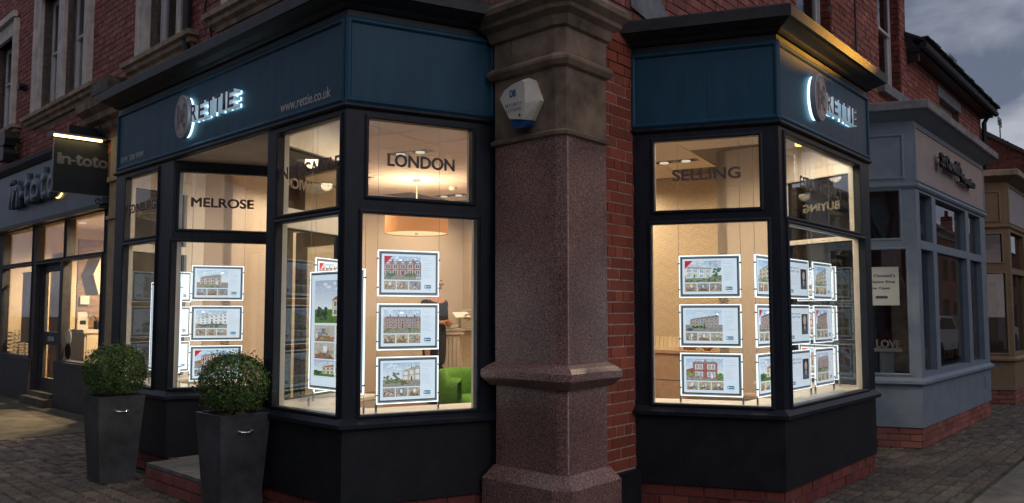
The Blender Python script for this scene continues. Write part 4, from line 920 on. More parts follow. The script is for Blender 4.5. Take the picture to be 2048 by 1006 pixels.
ST = {
 'terrace': dict(body=(.0, 1, .2), eave=(.66, .72), wall=(.45, .24, .20), roof=(.26, .27, .31), bays=5, dormer=1, chim=3, bayfront=1, bush=((.2, .2, .14, .08, GR), (.75, .2, .2, .08, GR)), car=((.12, (.18, .22, .28)), (.93, (.5, .55, .6)))),
 'mansion': dict(body=(.0, 1, .22), eave=(.64, .62), wall=(.42, .23, .19), roof=(.27, .25, .27), bays=8, floors=3, chim=4, bayfront=1, rise=.08, bush=((.25, .14, .25, .07, (.30, .28, .12)), (.8, .15, .22, .08, (.22, .27, .10))), tree=((.9, .5), (.97, .45))),
 'cottage': dict(body=(.52, 1, .25), eave=(.62, .78), wall=(.52, .47, .38), roof=(.48, .46, .42), bays=3, chim=1, rise=.10, pane=(.7, .75, .8), bush=((.22, .42, .22, .2, (.20, .22, .17)), (.3, .2, .26, .07, HG), (.6, .15, .1, .1, (.30, .22, .12)))),
 'villa': dict(body=(.02, .72, .2), eave=(.66, .60), wall=(.74, .71, .62), roof=(.45, .45, .47), bays=4, chim=1, rise=.08, bayfront=1, door=(.05, .30, .16), doorx=.34, pane=(.30, .48, .75), bush=((.88, .45, .12, .22, (.10, .20, .12)), (.7, .14, .3, .1, (.17, .30, .08)), (.2, .07, .2, .05, GR)), tree=((.7, .62), (.85, .66))),
 'flats': dict(body=(.12, .9, .2), eave=(.52, .68), wall=(.42, .33, .29), roof=(.30, .26, .26), bays=6, floors=3, chim=0, rise=.08, sky=((.60, .76, .95), (.72, .84, .97)), bush=((.36, .2, .2, .07, (.07, .20, .06)),), tree=((.85, .62),), car=((.12, (.07, .11, .22)),)),
 'semi': dict(body=(.18, .84, .12), eave=(.80, .80), wall=(.40, .17, .15), roof=(.42, .28, .27), bays=2, chim=1, rise=.08, door=(.9, .9, .92), doorx=.78, pane=(.45, .48, .54), wing=1, bush=((.12, .33, .13, .08, (.35, .42, .08)), (.25, .14, .2, .09, (.36, .33, .30)), (.92, .2, .08, .16, (.14, .32, .08)))),
 'bungalow': dict(body=(.1, .78, .2), eave=(.50, .62), wall=(.60, .42, .32), roof=(.33, .34, .38), bays=4, chim=0, rise=.16, doorx=.8, door=(.85, .85, .86), sky=((.55, .72, .93), (.82, .9, .97)), bush=((.25, .16, .2, .07, (.45, .33, .16)), (.5, .08, .25, .05, HG))),
 'whiterow': dict(body=(.02, 1, .25), eave=(.55, .86), wall=(.80, .82, .86), roof=(.5, .52, .56), bays=7, floors=3, chim=2, rise=.05, pane=(.32, .36, .44), bush=((.3, .14, .25, .07, (.10, .17, .10)), (.65, .16, .2, .1, (.10, .20, .12))), tree=((.25, .5), (.35, .5))),
 'detached': dict(body=(.2, .85, .15), eave=(.66, .74), wall=(.52, .27, .16), roof=(.30, .33, .40), bays=3, chim=1, rise=.12, doorx=.35, door=(.08, .10, .18), wing=1, sky=((.45, .62, .90), (.72, .82, .95))),
 'stonerow': dict(body=(.05, .95, .12), eave=(.52, .86), wall=(.58, .50, .33), roof=(.34, .33, .33), bays=4, floors=3, chim=2, rise=.06, sky=((.35, .58, .90), (.75, .86, .97)), bush=((.3, .12, .3, .07, HG),)),
 'brickend': dict(body=(.1, .95, .1), eave=(.62, .80), wall=(.40, .22, .17), roof=(.22, .21, .22), bays=4, floors=3, chim=2, rise=.10, sky=((.45, .65, .92), (.85, .9, .96)), bush=((.2, .07, .2, .05, GR),)),
 'manor': dict(body=(.42, 1, .16), eave=(.52, .66), wall=(.70, .62, .36), roof=(.40, .18, .12), bays=3, chim=1, rise=.10, sky=((.48, .58, .78), (.78, .85, .93)), ground=(.11, .21, .05), bush=((.18, .22, .12, .18, (.05, .09, .07)), (.5, .06, .4, .04, (.10, .22, .05)))),
}
def logo(mb, x, y, w, z):
    rect(mb, x, y, x + w, y + w * .48, (.02, .16, .30), z)
    mb.add([(x + w * .16 + w * .10 * math.cos(k), y + w * .24 + w * .15 * math.sin(k), z + .0003) for k in [i * math.pi / 4 for i in range(8)]], [list(range(8))], 0, (.85, .9, .95))
    for k in range(6): rect(mb, x + w * (.32 + k * .105), y + w * .17, x + w * (.39 + k * .105), y + w * .31, (.80, .86, .92), z + .0003)
def poster(kind, style, tri, seed, w, h):
    rg = random.Random(seed); mb = MB(); z = .0
    rect(mb, 0, 0, w, h, PAPERC, z)
    if kind == 'land':
        house(mb, w * .045, h * .33, w * .725, h * .945, ST[style], rg, .0004)
        for k in range(3): room(mb, w * (.045 + k * .23), h * .075, w * (.262 + k * .23), h * .305, rg, .0004)
        y = .90
        for k in range(10):
            if k in (2, 4): y -= .03
            rect(mb, w * .755, h * y, w * (.755 + rg.uniform(.10, .20)), h * (y + .011), GREY, .0004); y -= .05
        logo(mb, w * .79, h * .115, w * .125, .0004); rect(mb, w * .82, h * .065, w * .91, h * .078, GREY, .0004)
    elif kind == 'expert':
        for k, (t, ww) in enumerate((('MEET YOUR LOCAL', .40), ('PROPERTY EXPERT', .40))): pass
        y = .60
        for k in range(9): rect(mb, w * .08, h * y, w * (.08 + rg.uniform(.34, .46)), h * (y + .012), (.66, .70, .78), .0004); y -= .035
        rect(mb, w * .60, h * .20, w * .94, h * .82, (.035, .035, .05), .0004)
        sk = style; cx, cy = w * .77, h * .62
        ell(mb, cx, cy + h * .01, w * .085, h * .155, (.10, .07, .06) if sk != 'blond' else (.52, .42, .30), .0006, rg, 20, .04)
        ell(mb, cx, cy - h * .01, w * .066, h * .125, (.60, .46, .40), .0008, rg, 20, .02)
        mb.add([(w * .60, h * .20, .001), (w * .94, h * .20, .001), (w * .90, h * .40, .001), (cx + w * .04, h * .47, .001), (cx - w * .04, h * .47, .001), (w * .64, h * .40, .001)], [list(range(6))], 0, (.09, .09, .13))
        mb.add([(cx - w * .025, h * .46, .0012), (cx + w * .025, h * .46, .0012), (cx, h * .26, .0012)], [(0, 1, 2)], 0, (.72, .74, .80))
        for s in (-1, 1): ell(mb, cx + s * w * .025, cy + h * .015, w * .011, h * .012, (.10, .07, .07), .0012, rg, 8, .05)
        rect(mb, cx - w * .022, cy - h * .075, cx + w * .022, cy - h * .06, (.45, .22, .20), .0012)
        rect(mb, cx - w * .007, cy - h * .045, cx + w * .007, cy + h * .005, (.52, .38, .33), .0012)
        logo(mb, w * .07, h * .085, w * .13, .0004)
    elif kind == 'tall':
        house(mb, w * .07, h * .565, w * .93, h * .95, ST[style], rg, .0004)
        for j in range(3):
            for k in range(2): (room if (j, k) != (2, 0) else (lambda m, a, b, c, d, g, zz: house(m, a, b, c, d, ST['manor'], g, zz)))(mb, w * (.07 + k * .44), h * (.40 - j * .155), w * (.49 + k * .44), h * (.545 - j * .155), rg, .0004)
        logo(mb, w * .74, h * .02, w * .16, .0004)
    else:
        house(mb, w * .45, h * .56, w * .95, h * .96, ST[style], rg, .0004); house(mb, w * .05, h * .56, w * .43, h * .96, ST['manor'], rg, .0004)
        for k in range(3): room(mb, w * .05, h * (.06 + k * .165), w * .43, h * (.21 + k * .165), rg, .0004)
        y = .5
        for k in range(11): rect(mb, w * .50, h * y, w * (.5 + rg.uniform(.2, .4)), h * (y + .006), GREY, .0004); y -= .032
        logo(mb, w * .72, h * .10, w * .2, .0004)
    if tri: mb.add([(w * .045, h * .945, .0022), (w * .045, h * .72, .0022), (w * .20, h * .945, .0022)], [(0, 1, 2)], 0, (.62, .03, .05))
    return mb.build('poster', PRINT, color=True)
FR = {}
def frame_mesh(w, h):
    k = (w, h)
    if k in FR: return FR[k]
    e = MB().holed(0, w, 0, h, [(.0062, w - .0062, .0062, h - .0062)], 0, .012).build('light_edge', EDGE)
    a = MB().box(.0064, w - .0064, .003, .009, .0064, h - .0064).build('acrylic_sheet', ACRYL)
    i = MB().holed(.0125, w - .0125, .0125, h - .0125, [(.0142, w - .0142, .0142, h - .0142)], .0, .012).build('inner_edge', EDGE2)
    c = MB()
    for x in (-.008, w - .006):
        for z in (.06, h - .07): c.box(x, x + .014, -.003, .015, z, z + .011)
    FR[k] = (e, a, i, c.build('clip', STEEL)); return FR[k]
EXP_T = {}
def panel(F, u0, z0, w, h, v, kind, style, tri, seed, label, group='lit property display panels'):
    M = F @ Matrix.Translation((u0, v, z0)); t = thing('display_panel', label, 'display panel', M, group)
    e, a, i, c = frame_mesh(w, h)
    for n_, me in (('light_edge', e), ('acrylic_sheet', a), ('inner_edge', i), ('clip', c)): obj(n_, me, None, t, M)
    pm = poster(kind, style, tri, seed, w - .056, h - .056)
    T = Matrix(((1, 0, 0, .028), (0, 0, -1, .0), (0, 1, 0, .028), (0, 0, 0, 1)))
    p = obj('poster', pm, None, t, M @ T)
    if kind == 'expert':
        ww, hh_ = w - .056, h - .056
        for s, y in (('MEET YOUR LOCAL', .80), ('PROPERTY EXPERT', .70)): obj('lettering', text_mesh('lettering', s, ww * .46, hh_ * .055, 0, GREYP), None, p, M @ T @ Matrix.Translation((ww * .075, hh_ * y, .0006)))
    T2 = Matrix(((-1, 0, 0, w - .028), (0, 0, 1, .012), (0, 1, 0, .028), (0, 0, 0, 1)))
    obj('poster', pm, None, t, M @ T2)
GREYP = emit('poster_grey_ink', (.42, .46, .55), .7)
ROWS = (1.672, 1.272, .877)
def column(F, u0, v, items, where):
    for z, (kind, style, tri, seed, desc) in zip(ROWS, items):
        panel(F, u0, z, PW, PH, v, kind, style, tri, seed, desc + ' ' + where)
column(FAR, .287, .10, (('land', 'terrace', 1, 11, 'lit panel of a red brick terrace with red corner, top panel'), ('land', 'mansion', 0, 12, 'lit panel of a three storey brick terrace, middle panel'), ('land', 'cottage', 0, 13, 'lit panel of a stone cottage and bush, bottom panel')), 'in the LONDON window')
column(FBR, -.808, .10, (('land', 'villa', 1, 14, 'lit panel of cream bay fronted houses with red corner, top'), ('land', 'flats', 0, 15, 'lit panel of a brown block of flats, middle'), ('land', 'semi', 0, 16, 'lit panel of a red semi with white door, bottom')), 'in the SELLING window')
column(FRL, .19, .20, (('land', 'bungalow', 0, 17, 'lit panel of a tan brick house, top panel'), ('land', 'whiterow', 0, 18, 'lit panel of a white terrace, middle panel'), ('land', 'detached', 1, 19, 'lit panel of a brick house with red corner, bottom panel')), 'in the MELROSE window')
column(FLE, .295, .22, (('land', 'stonerow', 0, 20, 'lit panel at the top'), ('land', 'whiterow', 0, 21, 'lit panel in the middle'), ('land', 'brickend', 0, 22, 'lit panel at the bottom')), 'of the far left end window, behind the narrow tall poster')
column(FRR, .245, .20, (('land', 'terrace', 1, 23, 'lit panel with red corner peeping out above'), ('land', 'stonerow', 0, 24, 'lit panel hidden directly behind'), ('land', 'brickend', 0, 25, 'lit panel showing its lower edge below')), 'the tall poster by the corner post')
column(FRE, .30, .15, (('land', 'whiterow', 0, 35, 'lit panel at the top'), ('land', 'semi', 0, 36, 'lit panel in the middle'), ('land', 'detached', 1, 37, 'lit panel at the bottom')), 'of the far end window in the right bay')
column(FB, .02, .22, (('land', 'stonerow', 0, 26, 'half hidden lit panel left of the corner post, top'), ('land', 'brickend', 1, 27, 'half hidden lit panel left of the post, red corner, middle'), ('land', 'manor', 0, 28, 'half hidden lit panel left of the corner post, bottom')), 'one in the right bay')
column(FB, .695, .22, (('expert', 'man', 0, 29, 'lit panel with a smiling man in a dark portrait, top'), ('expert', 'blond', 0, 30, 'lit panel with a fair haired portrait, middle'), ('expert', 'dark', 0, 31, 'lit panel with a dark haired portrait, bottom')), 'of the right bay front')
column(FB, 1.30, .22, (('land', 'stonerow', 0, 32, 'lit panel of a yellow stone terrace, top right'), ('land', 'brickend', 1, 33, 'lit panel of a dark brick terrace, red corner, middle right'), ('land', 'terrace', 0, 34, 'lit panel of twin brick gables, bottom right')), 'in the right bay front')
panel(FA, -.77, .955, .735, .917, .20, 'tall', 'manor', 0, 40, 'large lit portrait poster of a cream manor house in the NEWCASTLE window', 'tall lit posters')
panel(FA, -3.82, .955, .725, .91, .18, 'tall2', 'manor', 0, 41, 'narrow looking tall lit poster in the EDINBURGH window at far left', 'tall lit posters')
# suspension cables
cab = MB().tube([(0, 0, .83), (0, 0, 3.40)], .0016, 5).build('cable', STEEL); fit = MB().tube([(0, 0, .812), (0, 0, .87)], .009, 8).tube([(0, 0, .87), (0, 0, .89)], .005, 8).build('fitting', STEEL)
for F, us, v, w in ((FAR, (.285, .779), .106, 'LONDON'), (FBR, (-.81, -.316), .106, 'SELLING'), (FRL, (.188, .682), .206, 'MELROSE'), (FB, (.018, .512, .693, 1.187, 1.298, 1.792), .226, 'right bay front'), (FA, (-.772, -.033), .206, 'NEWCASTLE'), (FA, (-3.822, -3.093), .186, 'EDINBURGH'), (FRR, (.243, .737), .206, 'BERWICK'), (FRE, (.298, .792), .156, 'BUYING'), (FLE, (.293, .787), .226, 'GLASGOW')):
    for k, u in enumerate(us):
        M = F @ Matrix.Translation((u, v, 0)); t = thing('suspension_cable', '%s thin steel cable holding the lit panels in the %s window' % (['leftmost', 'second', 'third', 'fourth', 'fifth', 'sixth'][k] if len(us) > 2 else ['left', 'right'][k], w), 'cable', M, 'panel cables in the %s window' % w)
        obj('cable', cab, None, t, M); obj('fitting', fit, None, t, M)

# ------------------------------------------------------------------ planters and box balls
PLM = mat('planter_coating', (.066, .071, .082), .5, .3, 3.5, .3, 90); LEAF = mat('box_leaf', (.065, .15, .03), .5, .45, 11, rnd=.5, col2=(.10, .19, .045)); SOIL = mat('soil', (.06, .035, .02), .95, .4, 20, .6, 60)
TWIG = mat('box_twig', (.06, .04, .025), .9, .2, 10)
def planter(x, y, label, blabel, seed, hgt=.775):
    M = fr(x, y, 45.25); t = thing('planter', label, 'planter', M, 'tall planters by the door'); a, b = .21, .155
    s = MB(); th = .014
    L = [(b, 0), (a - .004, hgt * .96), (a, hgt), (a - th, hgt), (a - th - .002, hgt - .06), (.02, hgt - .06)]
    vs = []; fs = []
    for r_, z in L: vs += [(-r_, -r_, z), (r_, -r_, z), (r_, r_, z), (-r_, r_, z)]
    for i in range(len(L) - 1):
        for k in range(4): fs.append((i * 4 + k, i * 4 + (k + 1) % 4, (i + 1) * 4 + (k + 1) % 4, (i + 1) * 4 + k))
    fs.append((3, 2, 1, 0)); s.add(vs, fs); obj('pot', s, PLM, t, M)
    obj('soil', MB().box(-a + .02, a - .02, -a + .02, a - .02, hgt - .055, hgt - .03), SOIL, t, M)
    yh = -(b + (a - b) * .83) - .001; hz = hgt * .83
    h = MB().tube([(-.05, yh, hz), (-.05, yh - .028, hz), (-.02, yh - .036, hz - .004), (.02, yh - .036, hz - .004), (.05, yh - .028, hz), (.05, yh, hz)], .0065, 8)
    for s_ in (-.05, .05): h.lathe([(.013, 0), (.013, .006)], 12, M=Matrix.Translation((s_, yh + .002, hz)) @ Matrix.Rotation(R(90), 4, 'X'))
    obj('handle', h, STEEL, t, M)
    rg = random.Random(seed); zc = hgt + .215; rad = .27
    B = fr(x, y, 0, hgt - .03); p = thing('box_ball', blabel, 'shrub', B, 'clipped box balls')
    tk = MB().tube([(0, 0, 0), (.01, 0, .12), (0, .01, .25)], [.02, .016, .01], 7)
    for k in range(14):
        an = rg.uniform(0, 6.28); e = rg.uniform(-.3, 1.2); d = Vector((math.cos(an) * math.cos(e), math.sin(an) * math.cos(e), math.sin(e)))
        tk.tube([(0, 0, .1 + .08 * rg.random()), tuple(Vector((0, 0, .2)) + d * .12), tuple(Vector((0, 0, .235)) + d * .21)], [.008, .005, .003], 5)
    obj('stem', tk, TWIG, p, B)
    lf = MB()
    lumps = [(Vector((rg.gauss(0, 1), rg.gauss(0, 1), rg.gauss(0, 1))).normalized(), rg.uniform(-.03, .035)) for _ in range(26)]
    N = 9000
    for k in range(N):
        d = Vector((rg.gauss(0, 1), rg.gauss(0, 1), rg.gauss(0, 1))).normalized()
        f = 1 + sum(w * max(0, d.dot(c) - .72) * 6 for c, w in lumps)
        r = rad * f * (1 - abs(rg.gauss(0, .11))) + (rg.random() ** 9) * .065
        q = d * r; q.z *= .93
        if q.z < -.20: continue
        c = Vector((0, 0, zc - hgt + .03)) + q
        nn = (d + Vector((rg.gauss(0, .55), rg.gauss(0, .55), rg.gauss(0, .55)))).normalized(); a1 = nn.orthogonal().normalized(); a1.rotate(Matrix.Rotation(rg.uniform(0, 6.28), 3, nn)); b1 = nn.cross(a1)
        l, w = rg.uniform(.008, .0135), rg.uniform(.005, .008)
        lf.add([c - a1 * l, c + b1 * w + nn * .002, c + a1 * l, c - b1 * w + nn * .002], [(0, 1, 2, 3)])
    obj('foliage', lf, LEAF, p, B, recalc=False)
planter(-3.73, 7.93, 'tall tapered charcoal planter further from the camera, left of the doorstep', 'round clipped box bush in the left planter', 5, .785)
planter(-2.185, 6.647, 'tall tapered charcoal planter nearest the camera, in front of the doorway', 'round clipped box bush in the nearer planter', 6)

# ------------------------------------------------------------------ kitchen shop on the left
VK = 1.2
ks = thing('kitchen_shop', 'kitchen showroom shopfront with dark frames and warm lit windows at far left', 'shopfront', fr(*at(FA, -11, VK), -44.75))
KF = mat('kitchen_shop_paint', (.045, .047, .058), .5, .2, 8, .1, 60); KPAN = mat('satin_blue_fascia', (.075, .11, .165), .4, .15, 3, spec=.5)
kh = [(-13.43, -11.60, .78, 2.40), (-13.45, -11.62, 2.47, 3.08), (-11.38, -9.92, 2.47, 3.08), (-9.77, -8.12, 2.47, 3.08), (-9.9, -8.2, .775, 2.40), (-11.40, -10.10, .12, 2.40)]
kw = obj('window_frame', MB().holed(-14.1, -7.7, .12, 3.17, kh, VK, VK + .12), KF, ks, FA)
for h in kh[:5]:
    obj('pane', MB().box(h[0] - .003, h[1] + .003, VK + .06, VK + .066, h[2] - .003, h[3] + .003), GLASS, kw, FA)
    obj('bead', MB().ring(h, .035, VK - .02, VK + .001), KF, kw, FA)
kd = obj('door', MB().holed(-11.28, -10.2, .22, 2.38, [(-11.16, -10.34, 1.22, 2.26), (-11.16, -10.34, .42, 1.0)], VK + .10, VK + .15).holed(-11.40, -10.10, .12, 2.40, [(-11.28, -10.2, .22, 2.38)], VK + .08, VK + .16), KF, ks, FA)
obj('pane', MB().box(-11.163, -10.337, VK + .12, VK + .126, 1.217, 2.263).box(-11.163, -10.337, VK + .12, VK + .126, .417, 1.003), GLASS, kd, FA)
obj('handle', MB().box(-10.33, -10.24, VK + .05, VK + .1, 1.62, 1.72), STEEL, kd, FA)
obj('letter_plate', MB().box(-10.9, -10.55, VK + .085, VK + .1, 1.06, 1.14), STEEL, kd, FA)
obj('threshold', MB().box(-11.4, -10.1, VK - .18, VK + .1, 0, .12).box(-11.3, -10.2, VK - .05, VK + .1, .121, .2), TARM, ks, FA)
for a, b in ((-14.1, -11.42), (-10.08, -7.7)): obj('stall_riser', MB().box(a, b, VK - .05, VK - .001, 0, .699), KF, ks, FA); obj('sill', MB().box(a, b, VK - .06, VK + .02, .70, .75), KF, ks, FA)
obj('fascia', MB().box(-14.1, -8.0, VK - .10, VK + .1, 3.172, 4.16), KPAN, ks, FA)
obj('fascia_rail', MB().box(-14.1, -8.0, VK - .14, VK + .0, 3.10, 3.170), KF, ks, FA)
obj('cornice', MB().sweep([at(FA, -14.6, VK), at(FA, -7.9, VK)], [(-.1, 4.162), (.12, 4.162), (.16, 4.2), (.2, 4.24), (.22, 4.31), (-.1, 4.40)]), KF, ks)
PST = mat('pilaster_buff_stone', (.42, .33, .22), .8, .15, 5, .2, 50)
for a, b in ((-14.5, -14.1), (-7.66, -7.3)):
    obj('pilaster', MB().box(a, b, VK - .12, VK + .1, 0, 4.1).box(a - .03, b + .03, VK - .15, VK, 3.45, 3.52).box(a - .03, b + .03, VK - .15, VK, 2.9, 2.95).box(a - .04, b + .04, VK - .16, VK, .75, .98), PST if a > -9 else KF, ks, FA)
cpth = [at(FA, -8.15, VK + .1), at(FA, -8.15, VK - .02), at(FA, -7.3, VK - .02), at(FA, -7.3, VK + .1)]
obj('console', MB().sweep(cpth, [(-.1, 4.10), (.08, 4.10), (.10, 4.2), (.16, 4.26), (.17, 4.34), (.25, 4.38), (.26, 4.47), (.34, 4.55), (.35, 4.68), (-.1, 4.75)]), SAND, ks)
obj('console_top', MB().box(-8.05, -7.35, VK - .3, VK, 4.75, 4.95), mat('weathered_stone', (.12, .11, .10), .9, .4, 6, .4, 40), ks, FA)
KL = mat('fascia_letter_paint', (.092, .128, .18), .4, .1, 8)
KE = emit('letter_halo_warm', (1.0, .72, .22), 5)
kl = thing('fascia_letters', 'raised letters reading in-toto on the blue fascia, partly behind the hanging sign', 'sign', FA @ Matrix.Translation((-11, VK - .1, 3.8)))
x = -12.42
for c, w in (('i', .14), ('n', .42), ('-', .2), ('t', .32), ('o', .5), ('t', .32), ('o', .5)):
    h = .11 if c == '-' else (.42 if c in 'no' else .56); z0 = 3.45 + (.16 if c == '-' else 0)
    o = obj('letter', text_mesh('letter', c, w, h, .10, [KL, KL], bold=.03), None, kl, TM(FA, x, VK - .125, z0))
    if c == 'o' and x > -10.6: obj('halo_light', text_mesh('halo_light', c, w * 1.03, h * 1.03, .008, KE), None, o, TM(FA, x - .01, VK - .108, z0 - .01))
    x += w + .05
# hanging sign with strip lamp
FH = fr(*at(FA, -8.0, VK), 45.25)
hs = thing('hanging_sign', 'dark square projecting sign reading in-toto under a lit strip lamp', 'sign', FH)
HSM = mat('hanging_sign_board', (.011, .019, .027), .5, .15, 8)
obj('board', MB().box(-.787, -.02, -.02, .02, 3.285, 4.06), HSM, hs, FH)
obj('edge_trim', MB().box(-.795, -.788, -.024, .024, 3.285, 4.06).box(-.787, -.02, -.024, .024, 3.277, 3.284), LEAD, hs, FH)
HL = mat('hanging_sign_lettering', (.15, .165, .19), .5, .1, 8)
lx = -.735
for c, w in (('i', .05), ('n', .13), ('-', .06), ('t', .09), ('o', .135), ('t', .08), ('o', .135)):
    h = .025 if c == '-' else (.11 if c in 'no' else .15)
    obj('lettering', text_mesh('lettering', c, w * .92, h, .003, HL, bold=.05), None, hs, TM(FH, lx, -.0215, 3.70 + (.045 if c == '-' else 0))); lx += w * .995 + .003
obj('lamp_housing', MB().box(-.84, 0, -.16, -.05, 4.10, 4.125).box(-.86, -.84, -.17, .05, 4.05, 4.13), LEAD, hs, FH)
obj('bracket', MB().tube([(-.78, 0, 4.09), (.05, 0, 4.09)], .015, 6).box(-.6, .04, -.03, .03, 4.126, 4.28), IRON, hs, FH)
TUBE = emit('strip_lamp_tube', (1.0, .70, .28), 7)
obj('lamp_tube', MB().tube([(-.83, -.11, 4.083), (-.66, -.11, 4.083)], .018, 8).tube([(-.645, -.11, 4.083), (-.17, -.11, 4.083)], .018, 8), TUBE, hs, FH)
l = bpy.data.lights.new('strip', 'AREA'); l.shape = 'RECTANGLE'; l.size = .6; l.size_y = .04; l.energy = .6; l.color = (1, .62, .24); lo = bpy.data.objects.new('lamp_light', l); COL.objects.link(lo); lo.parent = hs; lo.matrix_parent_inverse = FH.inverted(); lo.matrix_basis = FH @ Matrix.Translation((-.42, -.13, 4.062))
obj('scroll', MB().tube([(-.16 + .05 * math.cos(a) * (1 - a / 14), -.01, 3.20 + .05 * math.sin(a) * (1 - a / 14)) for a in [i * .5 for i in range(20)]], .008, 5).tube([(-.14, -.01, 3.16), (.06, -.01, 3.19)], .009, 5), IRON, hs, FH)
# floodlights on the brick wall above
for k, (u, z, lab) in enumerate(((-12.55, 4.78, 'black floodlight on the brick wall above the blue fascia, upper one'), (-12.6, 4.50, 'black floodlight just above the cornice, lower one'))):
    M = FA @ Matrix.Translation((u, VA - .02, z)); t = thing('floodlight', lab, 'floodlight', M, 'floodlights above the kitchen shop')
    obj('housing', MB().uprism([(-.2, -.13), (.2, -.13), (.23, .0), (.18, .13), (-.18, .13), (-.23, 0)], -.28, -.08), IRON, t, M); obj('bracket', MB().box(-.04, .04, -.1, .02, -.04, .04), IRON, t, M)
M = FA @ Matrix.Translation((-12.25, VA, 5.75)); t = thing('wall_fitting', 'small dark fitting on the brick between the two upper windows', 'fitting', M); obj('body', MB().box(-.09, .05, -.14, .0, -.05, .05).tube([(.05, -.09, .0), (.13, -.09, .01)], .03, 8), IRON, t, M)
# showroom interior
KW = mat('showroom_wall', (.62, .53, .39), .8, .06, 5); WOODP = mat('timber_panelling', (.26, .165, .095), .5, .35, 4, .1, 30, stretch=(1, 1, 6))
struct('showroom_wall', MB().box(-14.3, -11.0, 3.6, 3.7, 0, 3.4).box(-11.0, -7.7, 4.6, 4.7, 0, 3.4).box(-14.4, -14.3, 1.3, 3.7, 0, 3.4), KW, FA)
struct('showroom_partition', MB().box(-7.75, -7.65, 1.33, 4.6, 0, 3.4), KW, FA)
struct('showroom_panelling', MB().box(-12.06, -12.0, 2.09, 4.6, .12, 2.95), WOODP, FA)
struct('showroom_floor', MB().box(-14.3, -7.7, 1.33, 4.7, .05, .12), FLOORM, FA)
struct('showroom_ceiling', MB().box(-14.4, -7.6, 1.33, 4.7, 3.36, 3.45), KW, FA)
def kthing(name, label, cat, parts):
    t = thing(name, label, cat, FA @ Matrix.Translation((-10, 2, .12)))
    for n_, mb, m in parts: obj(n_, mb, m, t, FA)
    return t
GLW = mat('gloss_white_unit', (.72, .64, .50), .25, .04, 6)
kthing('kitchen_unit', 'white gloss kitchen unit with worktop in the showroom window', 'cabinet', (('cabinet', MB().box(-11.45, -10.52, 1.76, 2.7, .12, 1.19), GLW), ('worktop', MB().box(-11.48, -10.48, 1.73, 2.74, 1.192, 1.25), WHITE), ('drawer', MB().box(-10.519, -10.50, 1.79, 2.66, .14, .80).box(-10.519, -10.50, 1.79, 2.66, .90, 1.17), GLW), ('handle_rail', MB().box(-10.519, -10.485, 1.79, 2.66, .81, .89), WHITE)))
FKH = fr(*at(FA, -10.5, 0), 45.25)
t = thing('cooker_hood', 'angular white cooker hood hanging in the showroom', 'cooker hood', FKH @ Matrix.Translation((2.2, 0, 1.9)))
obj('canopy', MB().uprism([(1.88, 2.22), (2.03, 2.60), (2.6, 2.60), (2.6, 1.86), (1.98, 1.86)], .05, .7), GLW, t, FKH); obj('rim', MB().uprism([(1.98, 1.86), (2.14, 2.17), (2.19, 2.17), (2.07, 1.92), (2.6, 1.92), (2.6, 1.86)], .0, .049), WHITE, t, FKH); obj('panel', MB().uprism([(2.08, 1.925), (2.20, 2.17), (2.6, 2.17), (2.6, 1.925)], .02, .048), BLACK, t, FKH)
pb = MB(); rg = random.Random(3)
rect(pb, 0, 0, .95, 1.55, (.06, .055, .06), 0); rect(pb, .05, .35, .9, .75, (.22, .10, .05), .001)
ell(pb, .45, 1.2, .16, .2, (.20, .16, .15), .002, rg, 16, .1); ell(pb, .45, .92, .26, .22, (.15, .15, .20), .0015, rg, 16, .1)
for k in range(6): rect(pb, .45, .12 + k * .045, .8, .135 + k * .045, (.25, .24, .24), .002)
t = thing('window_banner', 'dark printed banner hanging in the left showroom window', 'banner', FA @ Matrix.Translation((-12.7, 1.5, 1))); obj('sheet', pb.build('sheet', PAPER, color=True), None, t, TM(FA, -13.27, 1.50, .97) @ Matrix.Diagonal((1.04, .86, 1, 1))); obj('rail', MB().box(-13.3, -12.25, 1.49, 1.53, 2.305, 2.33), IRON, t, FA); obj('backing', MB().box(-13.27, -12.28, 1.51, 1.515, .97, 2.3), BLACK, t, FA)
sk = MB()
for k in range(8): sk.box(-13.75 + .01 * k, -13.4 + .01 * k, 1.36, 1.62, .62 + k * .075, .65 + k * .075); sk.box(-13.25, -12.95, 1.42, 1.66, .62 + k * .05, .635 + k * .05)
kthing('stool_stack', 'stack of pale slatted stools low in the left showroom window', 'stools', (('seat', sk, GLW), ('leg', MB().tube([(-13.7, 1.5, .12), (-13.62, 1.5, 1.2)], .015, 6).tube([(-13.42, 1.5, .12), (-13.36, 1.5, 1.2)], .015, 6).tube([(-13.1, 1.54, .12), (-13.1, 1.54, 1.0)], .015, 6), STEEL)))
kthing('showroom_card', 'white card with a dark badge standing on the worktop', 'card', (('card', MB().box(-10.92, -10.90, 1.76, 1.94, 1.252, 1.56), WHITE), ('badge', MB().box(-10.899, -10.896, 1.80, 1.90, 1.34, 1.41), BLACK)))
kthing('wall_card', 'small white square card on the timber panelling', 'card', (('card', MB().box(-11.98, -11.96, 2.14, 2.30, 1.71, 1.87), WHITE),))
kthing('tap', 'curved dark tap and hob on the white worktop', 'tap', (('spout', MB().tube([(-10.8, 2.08, 1.252), (-10.8, 2.06, 1.38), (-10.8, 2.0, 1.50), (-10.8, 1.95, 1.47)], .015, 8), IRON), ('hob', MB().box(-11.1, -10.6, 2.1, 2.6, 1.252, 1.40), BLACK)))
t = thing('window_sticker', 'round badge stickers low on the right showroom window', 'sticker', FA @ Matrix.Translation((-9.75, VK + .05, 1))); RXm = Matrix.Rotation(R(90), 4, 'X')
for z, r_, m in ((1.15, .12, WHITE), (.93, .14, BLACK)): obj('badge', MB().lathe([(r_, 0), (r_, .003)], 24, M=Matrix.Translation((-9.75, VK + .058, z)) @ RXm), m, t, FA)
bl = MB()
